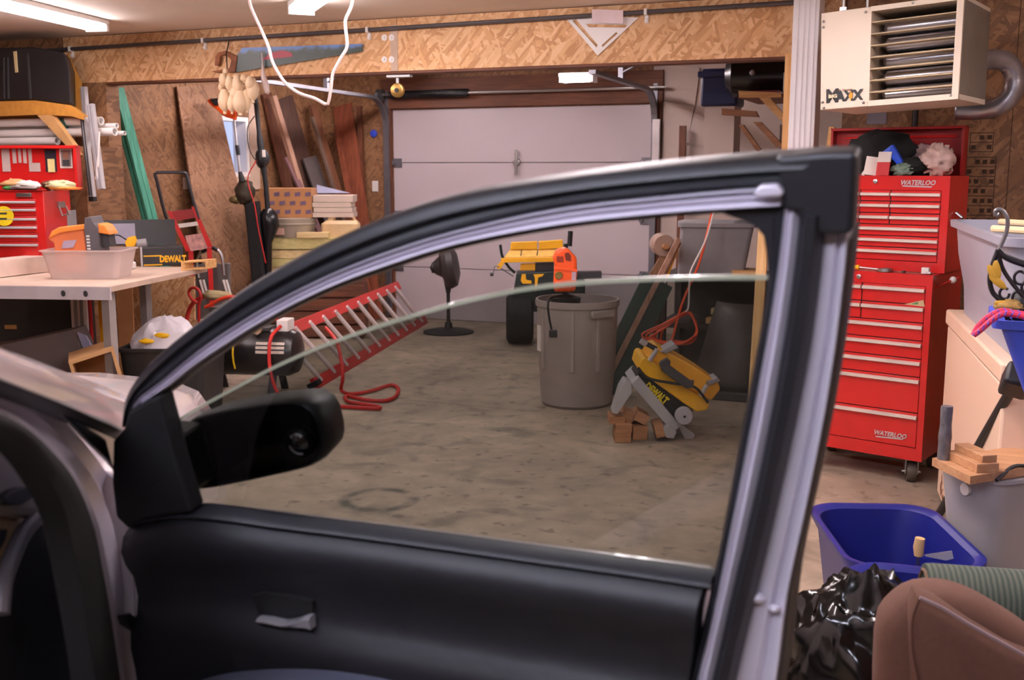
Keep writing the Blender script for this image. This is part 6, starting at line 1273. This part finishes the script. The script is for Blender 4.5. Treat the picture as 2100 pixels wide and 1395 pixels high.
# ================================================================== CHEST FREEZER AND THINGS ON IT
FZ = .90; fa = at(1946, 634, Z=FZ); fb = at(2060, 745, Z=FZ); fdir = (fb-fa); frz = math.atan2(fdir.x, -fdir.y)   # local -y runs toward the camera
fz = thing('chest_freezer', 'cream chest freezer with rust stains near the floor', 'freezer', (fa.x, fa.y, 0), frz)
fln = fdir.length
def freezer_mat():
    m = mat('freezer_cream', (238, 206, 178), .4, var=.03); return m
def rust_mat():
    m, nt, b = nodes('freezer_rusty'); geo = N(nt, 'ShaderNodeNewGeometry'); sp = N(nt, 'ShaderNodeSeparateXYZ'); nt.links.new(geo.outputs['Position'], sp.inputs[0])
    nz = N(nt, 'ShaderNodeTexNoise'); nz.inputs['Scale'].default_value = 11; nz.inputs['Detail'].default_value = 7; nt.links.new(geo.outputs['Position'], nz.inputs['Vector'])
    mr = N(nt, 'ShaderNodeMapRange'); mr.inputs[1].default_value = .0; mr.inputs[2].default_value = .42; mr.inputs[3].default_value = .12; mr.inputs[4].default_value = -.2; nt.links.new(sp.outputs[2], mr.inputs[0])
    ad = N(nt, 'ShaderNodeMath', operation='ADD'); nt.links.new(nz.outputs[0], ad.inputs[0]); nt.links.new(mr.outputs[0], ad.inputs[1])
    r = N(nt, 'ShaderNodeValToRGB'); e = r.color_ramp.elements; e[0].position = .57; e[0].color = (*lin((238, 206, 178)), 1); e[1].position = .62; e[1].color = (*lin((120, 62, 28)), 1)
    nt.links.new(ad.outputs[0], r.inputs[0]); nt.links.new(r.outputs[0], b.inputs['Base Color']); b.inputs['Roughness'].default_value = .45; return m
MB().box(0.0, .72, -fln, 0, .03, FZ-.075).obj('cabinet', rust_mat(), fz, bev=.01)
MB().box(.03, .69, -fln+.03, -.03, 0, .03).obj('plinth', DGREY, fz)
MB().box(0.006, .714, -fln, 0, FZ-.075, FZ-.068).obj('lid_gasket', mat('gasket_brown', (70, 52, 40), .8), fz); MB().box(-.012, .74, -fln-.01, .0, FZ-.068, FZ).obj('lid', freezer_mat(), fz, bev=.01)
def onfz(nm, lb, cat, x, y, rz=0, z=0): return thing(nm, lb, cat, FR[fz.name] @ Vector((x, y, FZ+.001+z)), frz+rz)
gt = onfz('storage_tote', 'large open grey tote standing on the chest freezer', 'tote', .0, .0)
LG = mat('tote_grey', (160, 160, 172), .45, var=.03)
y0t = LX(gt, 1964, 660, .03).y; y0t = -.06; lng = fln-.14; hT = .41
def tsec(e, z): return rr2(.03-e, .50+e, y0t-lng-e, y0t+e, z, .07)
MB().loft([tsec(-.015, 0), tsec(.0, hT*.62), tsec(.018, hT*.64), tsec(.03, hT*.93), tsec(.055, hT*.93), tsec(.058, hT), tsec(.035, hT), tsec(.02, hT*.64), tsec(-.03, .01)]).obj('tub', LG, gt)
def dowel(lb, xa, ya, xb, yb):
    a, b_ = at(xa, ya, Z=FZ+hT+.03), at(xb, yb, Z=FZ+hT+.03); a.z = b_.z = FZ+hT+.018
    t = thing('wooden_dowel', lb, 'dowel', a); MB().tube([(0, 0, 0), b_-a], .013, 10).obj('rod', mat('dowel_cream', (232, 206, 160), .6), t)
dowel('cream dowel lying across the grey tote nearer the red chest', 2037, 462, 2200, 472); dowel('cream dowel lying across the grey tote behind the other', 2052, 449, 2200, 458)
t = thing('blue_package', 'blue and white package on top of the grey tote', 'package', FR[gt.name] @ Vector((.3, y0t-.62, .28)), frz); MB().box(-.1, .12, -.2, .1, -.27, .12).obj('box', mat('royal_blue', (30, 70, 200), .4), t, bev=.01); MB().box(-.06, .1, -.15, .05, .12, .14).obj('wrap', WHITE, t, bev=.008)
# black stand tube leaning on the freezer
a = at(1918, 1068, Z=0.0); b_ = at(2080, 790, Y=3.72); lk = thing('black_tube', 'black tube with a block shaped head leaning against the freezer', 'tube', a)
MB().tube([(0, 0, .0), b_-a], .017, 14).obj('tube', BLACK, lk); ax = (b_-a).normalized()
MB().bar(b_-a-ax*.02, b_-a+ax*.09, .085, .08, (0, 1, 0)).obj('head', BLACK, lk, bev=.012); MB().bar(b_-a-ax*.03, b_-a-ax*.018, .06, .05, (0, 1, 0)).obj('torn_tape', PAPER, lk)
# clear tote with the plank jig on it
ctp = at(2043, 992, Z=.58); ct = thing('clear_tote', 'cloudy clear plastic tote under the wooden jig', 'tote', (ctp.x, ctp.y, 0), math.radians(40))
CLR = mat('cloudy_clear', (182, 176, 176), .3, var=.04, alpha=.8); hC = .57
def cs_(e, z): return rr2(.035-e, .33+e, .035-e, .27+e, z, .05)
MB().loft([cs_(-.03, .001), cs_(.02, hC), cs_(.035, hC), cs_(.035, hC+.012), cs_(.01, hC+.012), cs_(-.04, .01)]).obj('tub', CLR, ct)
MB().lathe([(.012, -.006), (.02, -.006), (.02, .006)], (.012, .14, hC-.05), 16, 'x').obj('latch', PAPER, ct); MB().tube(cr([(-.0, .0, hC+.02), (.1, .03, hC+.05), (.2, .02, hC+.03), (.3, .04, hC+.03)], 20), .006, 6).obj('wire_handle', BLACK, ct)
zJ = hC+.016; jt = at(1912, 938, Z=zJ+.03); jg = thing('wooden_jig', 'wooden plank jig with stop blocks lying on the clear tote', 'jig', (jt.x, jt.y, zJ))
u1 = at(1912, 940, Z=zJ+.025); u2 = at(1990, 978, Z=zJ+.025); u3 = u2+(at(2140, 955, Z=zJ+.025)-u2).normalized()*.62; u4 = u1+(u3-u2); O = Vector((jt.x, jt.y, zJ))
JW = wood('jig_wood', (176, 124, 84), (204, 154, 110)); MB().prism([Vector((p.x, p.y, zJ+.0))-O for p in (u1, u2, u3, u4)], (0, 0, .026)).obj('plank', JW, jg, smooth=False)
bd = (u2-u1).normalized(); bn = Vector((-bd.y, bd.x, 0))
for i, (s, h0, h1, wd) in enumerate(((.0, .026, .055, .075), (.012, .055, .078, .05))):
    c1_ = u1+bn*(.075+s)+bd*.02; MB().bar(Vector((c1_.x, c1_.y, zJ+(h0+h1)/2))-O, Vector((c1_.x, c1_.y, zJ+(h0+h1)/2))+bd*(.165-s)-O, wd, h1-h0).obj('stop_block', JW, jg, bev=.002)
tpp = LZ(jg, 1935, 942, .026); hpz = L(jg, 1930, 832, tpp.y).z
MB().lathe([(.020, .026), (.019, .08), (.021, .1), (.0175, .14), (.019, hpz-.01), (.018, hpz), (0, hpz)], (tpp.x, tpp.y, 0), 16).obj('taped_peg', mat('duct_tape', (116, 112, 116), .4, .3, var=.25, scale=50, bump=.4), jg, label='peg wrapped in grey duct tape')
# tapered blue bin on the jig, with plant stand and rope
bk = thing('blue_bin', 'tapered blue plastic bin standing on the wooden jig', 'bin', (at(2110, 800, Y=3.3).x, 3.3, zJ+.028))
xl0 = L(bk, 2034, 660).x; hz3 = L(bk, 2040, 652).z; hr = L(bk, 2040, 672).z; xb1 = L(bk, 2052, 680).x; xb2 = L(bk, 2084, 770).x; sl_ = (xb2-xb1)/(L(bk, 2052, 680).z-L(bk, 2084, 770).z)
BBL = mat('basket_blue', (58, 78, 190), .45)
x_bot = xb1+sl_*hr
def bs(xl, z, e=0.0): return rr2(xl, x_bot+.14+.4*(x_bot-xl), .0-e, .24+e, z, .03)
MB().loft([bs(x_bot, 0), bs(xb1, hr, .04), bs(xl0, hr+.004, .06), bs(xl0, hz3, .06), bs(xl0+.02, hz3, .045), bs(xb1+.012, hr, .03), bs(x_bot+.01, .01, -.01)]).obj('tub', BBL, bk)
xl1 = xb1; w_ = .03
ps = thing('plant_stand', 'black wrought iron scroll stand with yellow leaves in the blue basket', 'plant stand', bk.location+Vector((xl1+.14, .1, .012)))
IRON = mat('wrought_iron', (34, 30, 32), .45, .4)
def iron(pts, r=.007, nm='scroll', d=-.02, m=None): MB().tube(cr(PL(ps, pts, d), 40), r, 8).obj(nm, m or IRON, ps)
iron([(2050, 438), (2044, 442), (2041, 434), (2048, 429), (2058, 434), (2066, 450), (2064, 475), (2052, 505), (2047, 515)], .006, m=mat('iron_grey', (120, 116, 116), .4, .5))
iron([(2047, 512), (2035, 545), (2030, 575), (2036, 600), (2052, 618), (2062, 640), (2068, 660)]); iron([(2047, 512), (2060, 525), (2080, 535), (2110, 545)], .010); iron([(2046, 515), (2056, 550), (2075, 580), (2100, 610)], .006)
for cx_, cy_, r_ in ((2092, 570, 12), (2060, 602, 10), (2090, 612, 14), (2104, 590, 9)): iron([(cx_+r_*math.cos(a), cy_+r_*math.sin(a)*1.1) for a in [k*.55 for k in range(11)]], .004)
MB().tube([L(ps, 2068, 655, -.02), (L(ps, 2068, 655, -.02).x+.16, .06, .0)], .008, 8).obj('stem', IRON, ps); 
for x, y, an in ((2037, 562, 60), (2044, 555, 80), (2046, 578, 40), (2062, 625, 10)):
    c_ = L(ps, x, y, -.03); MB(T4(c_.x, c_.y, c_.z) @ RY(an)).blob((0, 0, 0), (.03, .004, .011), .1).obj('leaf', mat('leaf_gold', (196, 150, 40), .6), ps)
c_ = L(ps, 2070, 628, -.02); MB().blob(c_, (.04, .04, .02), .4).obj('moss', mat('moss_tan', (150, 116, 60), .9, var=.3, scale=40), ps, ang=80); c_ = L(ps, 2095, 630, -.0); MB().blob(c_, (.03, .03, .05), .2).obj('finial', IRON, ps)
d_ = -.12-w_-.03
rp_ = thing('rope', 'pink and purple braided rope looped over the blue basket rim', 'rope', bk.location+Vector((xl0+.05, -.05, hz3)))
for k, pts in enumerate(([(2120, 648), (2080, 642), (2055, 638), (2030, 648), (2008, 668), (1996, 688)], [(1996, 688), (2012, 676), (2035, 656), (2058, 644), (2085, 646), (2120, 654)])):
    P3 = cr(PL(rp_, pts, -.02-.012*k), 60); MB().tube(P3, .0085, 8).obj('strand', mat('rope_pink', (206, 40, 80), .6), rp_)
    q = []
    for i, p in enumerate(P3): q.append(p+Vector((0, -.0065*math.cos(i*1.1), .0065*math.sin(i*1.1))))
    MB().tube(q, .0038, 6).obj('tracer', mat('rope_purple', (110, 60, 160), .6), rp_)
# ================================================================== LOWER RIGHT: totes, bags, seat, carpet
BLU = mat('tote_blue', (24, 30, 116), .4, var=.04)
def tote(lb, cx, cy, rz, hw, hl, h, nm='blue_tote'):
    t = thing(nm, lb, 'tote', (cx, cy, 0), rz)
    def s(e, z): return rr2(-hw-e, hw+e, -hl-e, hl+e, z, .11, 7)
    MB().loft([s(-.05, .001), s(-.01, h*.86), s(.012, h*.97), s(.012, h), s(.0, h), s(-.014, h*.97), s(-.02, h*.86), s(-.058, .012)]).obj('tub', BLU, t)
    for sx in (-1, 1):
        MB().lathe([(.05, -.006), (.06, -.003), (.06, .003), (.05, .006)], (0, sx*(hl-.0), h*.72), 20, 'y').obj('grip_rib', BLU, t)
    return t
bt1 = tote('open empty blue tote with a trowel inside', -.09, 3.44, math.radians(19), .20, .29, .40)
bt2 = tote('second blue tote in front, mostly hidden by black bags', .08, 2.80, math.radians(4), .25, .22, .45)
tw = thing('trowel', 'wooden handled trowel standing in the open blue tote', 'trowel', (at(1885, 1120, Y=3.42).x, 3.42, .016))
h_ = L(tw, 1885, 1138).z; MB().tube(PL(tw, [(1884, 1140), (1884, 1122), (1887, 1104)]), [.014, .017, .015], 12).obj('handle', mat('handle_wood', (220, 180, 126), .5), tw)
MB().tube([(0, 0, 0), L(tw, 1884, 1140)], .006, 8).obj('tang', STEEL, tw); MB().prism(PL(tw, [(1894, 1138), (1952, 1130), (1956, 1146), (1940, 1150), (1900, 1142)], .0), (0, .002, 0)).obj('blade', ALUM, tw, smooth=False)
FILM = mat('black_film', (9, 9, 10), .16, var=.1, spec=.7)
def crumple(c, r, seed, amp, nu=70, nv=46):
    m = MB(); c = Vector(c); vs = []
    for j in range(nv+1):
        th = math.pi*j/nv
        for i in range(nu):
            ph = 2*math.pi*i/nu; d = Vector((math.sin(th)*math.cos(ph), math.sin(th)*math.sin(ph), math.cos(th)))
            q = d*1.25+Vector((seed*5.1, seed, seed*2.3)); k = noise.noise(q)*.5
            for o_, a_ in ((1.5, .6), (2.9, .35), (5.5, .10)): k += a_*(.45-abs(noise.noise(q*o_))*2)
            k = 1+amp*k; z = c.z+d.z*r[2]*k; vs.append(Vector((c.x+d.x*r[0]*k, c.y+d.y*r[1]*k, max(.004, z))))
    fs = [(j*nu+i, (j+1)*nu+i, (j+1)*nu+(i+1) % nu, j*nu+(i+1) % nu) for j in range(nv) for i in range(nu)]
    m.add(vs, fs); return m
p = at(1768, 1285, Y=2.55); solo(crumple((0, 0, .28), (.21, .14, .30), 2, .22), 'garbage_bag', FILM, 'upright crumpled black garbage bag before the blue totes', 'garbage bag', ang=40).location = (p.x, p.y, 0)
p = at(1705, 1430, Y=2.36); solo(crumple((0, 0, .12), (.24, .22, .14), 5, .26), 'garbage_bag', FILM, 'slumped crumpled black garbage bag beside the car door edge', 'garbage bag', ang=40).location = (p.x, p.y, 0)
# tan seat
TS = mat('tan_seat_cloth', (100, 68, 55), .85, var=.06, scale=80, bump=.05)
sp_ = at(1965, 1340, Y=2.2); se = thing('car_seat_unit', 'tan upholstered car seat with piped side bolster', 'car seat', (sp_.x+.02, 2.25, 0), math.radians(10))
def sup(c, r, e=.55, nu=40, nv=26, f=None):
    vs = []
    sg = lambda v, p: math.copysign(abs(v)**p, v)
    for j in range(nv+1):
        th = -math.pi/2+math.pi*j/nv
        for i in range(nu):
            ph = 2*math.pi*i/nu; p = Vector((r[0]*sg(math.cos(th), e)*sg(math.cos(ph), e), r[1]*sg(math.cos(th), e)*sg(math.sin(ph), e), r[2]*sg(math.sin(th), e)))
            if f: p = f(p)
            vs.append(Vector(c)+p)
    return MB().add(vs, [(j*nu+i, j*nu+(i+1) % nu, (j+1)*nu+(i+1) % nu, (j+1)*nu+i) for j in range(nv) for i in range(nu)])
so_ = [(1803, 1330), (1812, 1285), (1835, 1255), (1870, 1230), (1910, 1222), (1960, 1226), (2010, 1244), (2060, 1272), (2120, 1312), (2180, 1370), (2180, 1560), (2100, 1640), (1900, 1640), (1810, 1560), (1800, 1450)]
def pillow(pts, d0, d1, z0=None):
    r = cr(PL(se, pts+[pts[0]], d0), 56)[:-1]; c = sum(r, Vector())/len(r); rings = []
    for sc_, t in ((.0, -.06), (.3, -.055), (.62, -.035), (.85, 0), (.96, .12), (1, .3), (1, .7), (.93, .95), (.7, 1.0), (.0, 1.02)):
        rings.append([Vector((c.x+(p.x-c.x)*max(sc_, .002), d0+(d1-d0)*t, max(.002, c.z+(p.z-c.z)*max(sc_, .002)))) for p in r])
    return MB().loft(rings)
pillow(so_, -.02, .12).obj('cushion', TS, se, ang=80)
bo_ = [(1882, 1228), (1870, 1280), (1872, 1400), (1886, 1560), (1960, 1640), (2120, 1640), (2180, 1560), (2180, 1400), (2060, 1326), (1980, 1278), (1930, 1248)]
pillow(bo_, -.07, .04).obj('bolster', TS, se, ang=80)
pi_ = cr(PL(se, [(1886, 1226), (1930, 1246), (1990, 1282), (2050, 1316), (2130, 1360)], -.085), 30); MB().tube(pi_, .004, 8).obj('piping', mat('piping_grey', (140, 120, 126), .6), se)
sm_ = cr(PL(se, [(1886, 1226), (1872, 1270), (1872, 1330), (1884, 1400)], -.07), 20); MB().tube(sm_, .003, 6).obj('seam', mat('seam_brown', (84, 54, 42), .9), se)
# rolled carpet
def carpet():
    m, nt, b = nodes('striped_carpet'); wv = N(nt, 'ShaderNodeTexWave', wave_type='BANDS', bands_direction='X'); wv.inputs['Scale'].default_value = 26; wv.inputs['Distortion'].default_value = 1.5
    nt.links.new(coords(nt), wv.inputs['Vector']); r = N(nt, 'ShaderNodeValToRGB'); e = r.color_ramp.elements; e[0].color = (*lin((56, 68, 62)), 1); e[1].color = (*lin((90, 96, 84)), 1)
    nt.links.new(wv.outputs[1], r.inputs[0]); nt.links.new(r.outputs[0], b.inputs['Base Color']); b.inputs['Roughness'].default_value = .95; return m
a, b_ = at(1895, 1232, Z=.54), at(2150, 1252, Z=.54); cp_ = thing('rolled_carpet', 'rolled green striped carpet lying over the second blue tote', 'carpet', (a.x, a.y, .54), math.atan2((b_-a).y, (b_-a).x))
ln_ = (b_-a).length; MB().lathe([(0, 0), (.03, 0), (.086, .0), (.088, .02), (.088, ln_), (0, ln_)], (0, 0, 0), 32, 'x').obj('roll', carpet(), cp_)
sp2 = [(-.002, .0018*k*math.cos(k*.5), .0018*k*math.sin(k*.5)) for k in range(2, 46)]; MB().tube(sp2, .004, 6).obj('spiral_edge', mat('carpet_backing', (120, 96, 76), .9), cp_)
# dark canister at the frame edge
cq = at(2112, 1200, Z=.12); cn2 = thing('canister', 'dark brown round canister beside the clear tote', 'canister', (cq.x+.05, cq.y+.05, 0))
MB().lathe([(.10, 0), (.13, .03), (.13, .26), (.10, .36), (.05, .38), (0, .38)], (0, 0, 0), 28).obj('body', mat('canister_brown', (58, 46, 42), .25), cn2); MB().tube(cr([(-.12, -.05, .3), (-.1, -.1, .42), (.0, -.1, .46), (.1, -.08, .4)], 20), .007, 6).obj('wire', STR, cn2)
MB().blob((-.1, -.09, .2), (.05, .03, .05), .1).obj('cap', GREY, cn2)

# wooden prop standing beside the white post
a = at(1566, 480, Y=6.05); b_ = at(1540, 900, Y=6.0); b0 = a+(b_-a)*(a.z/(a.z-b_.z)); wp = thing('wooden_prop', 'pale wooden prop standing beside the white post', 'prop', b0)
MB().bar((0, 0, 0), (a-b0)*1.08, .055, .04, (0, 1, 0)).obj('batten', wood('prop_pine', (214, 172, 112), (236, 200, 144), 2), wp, smooth=False)
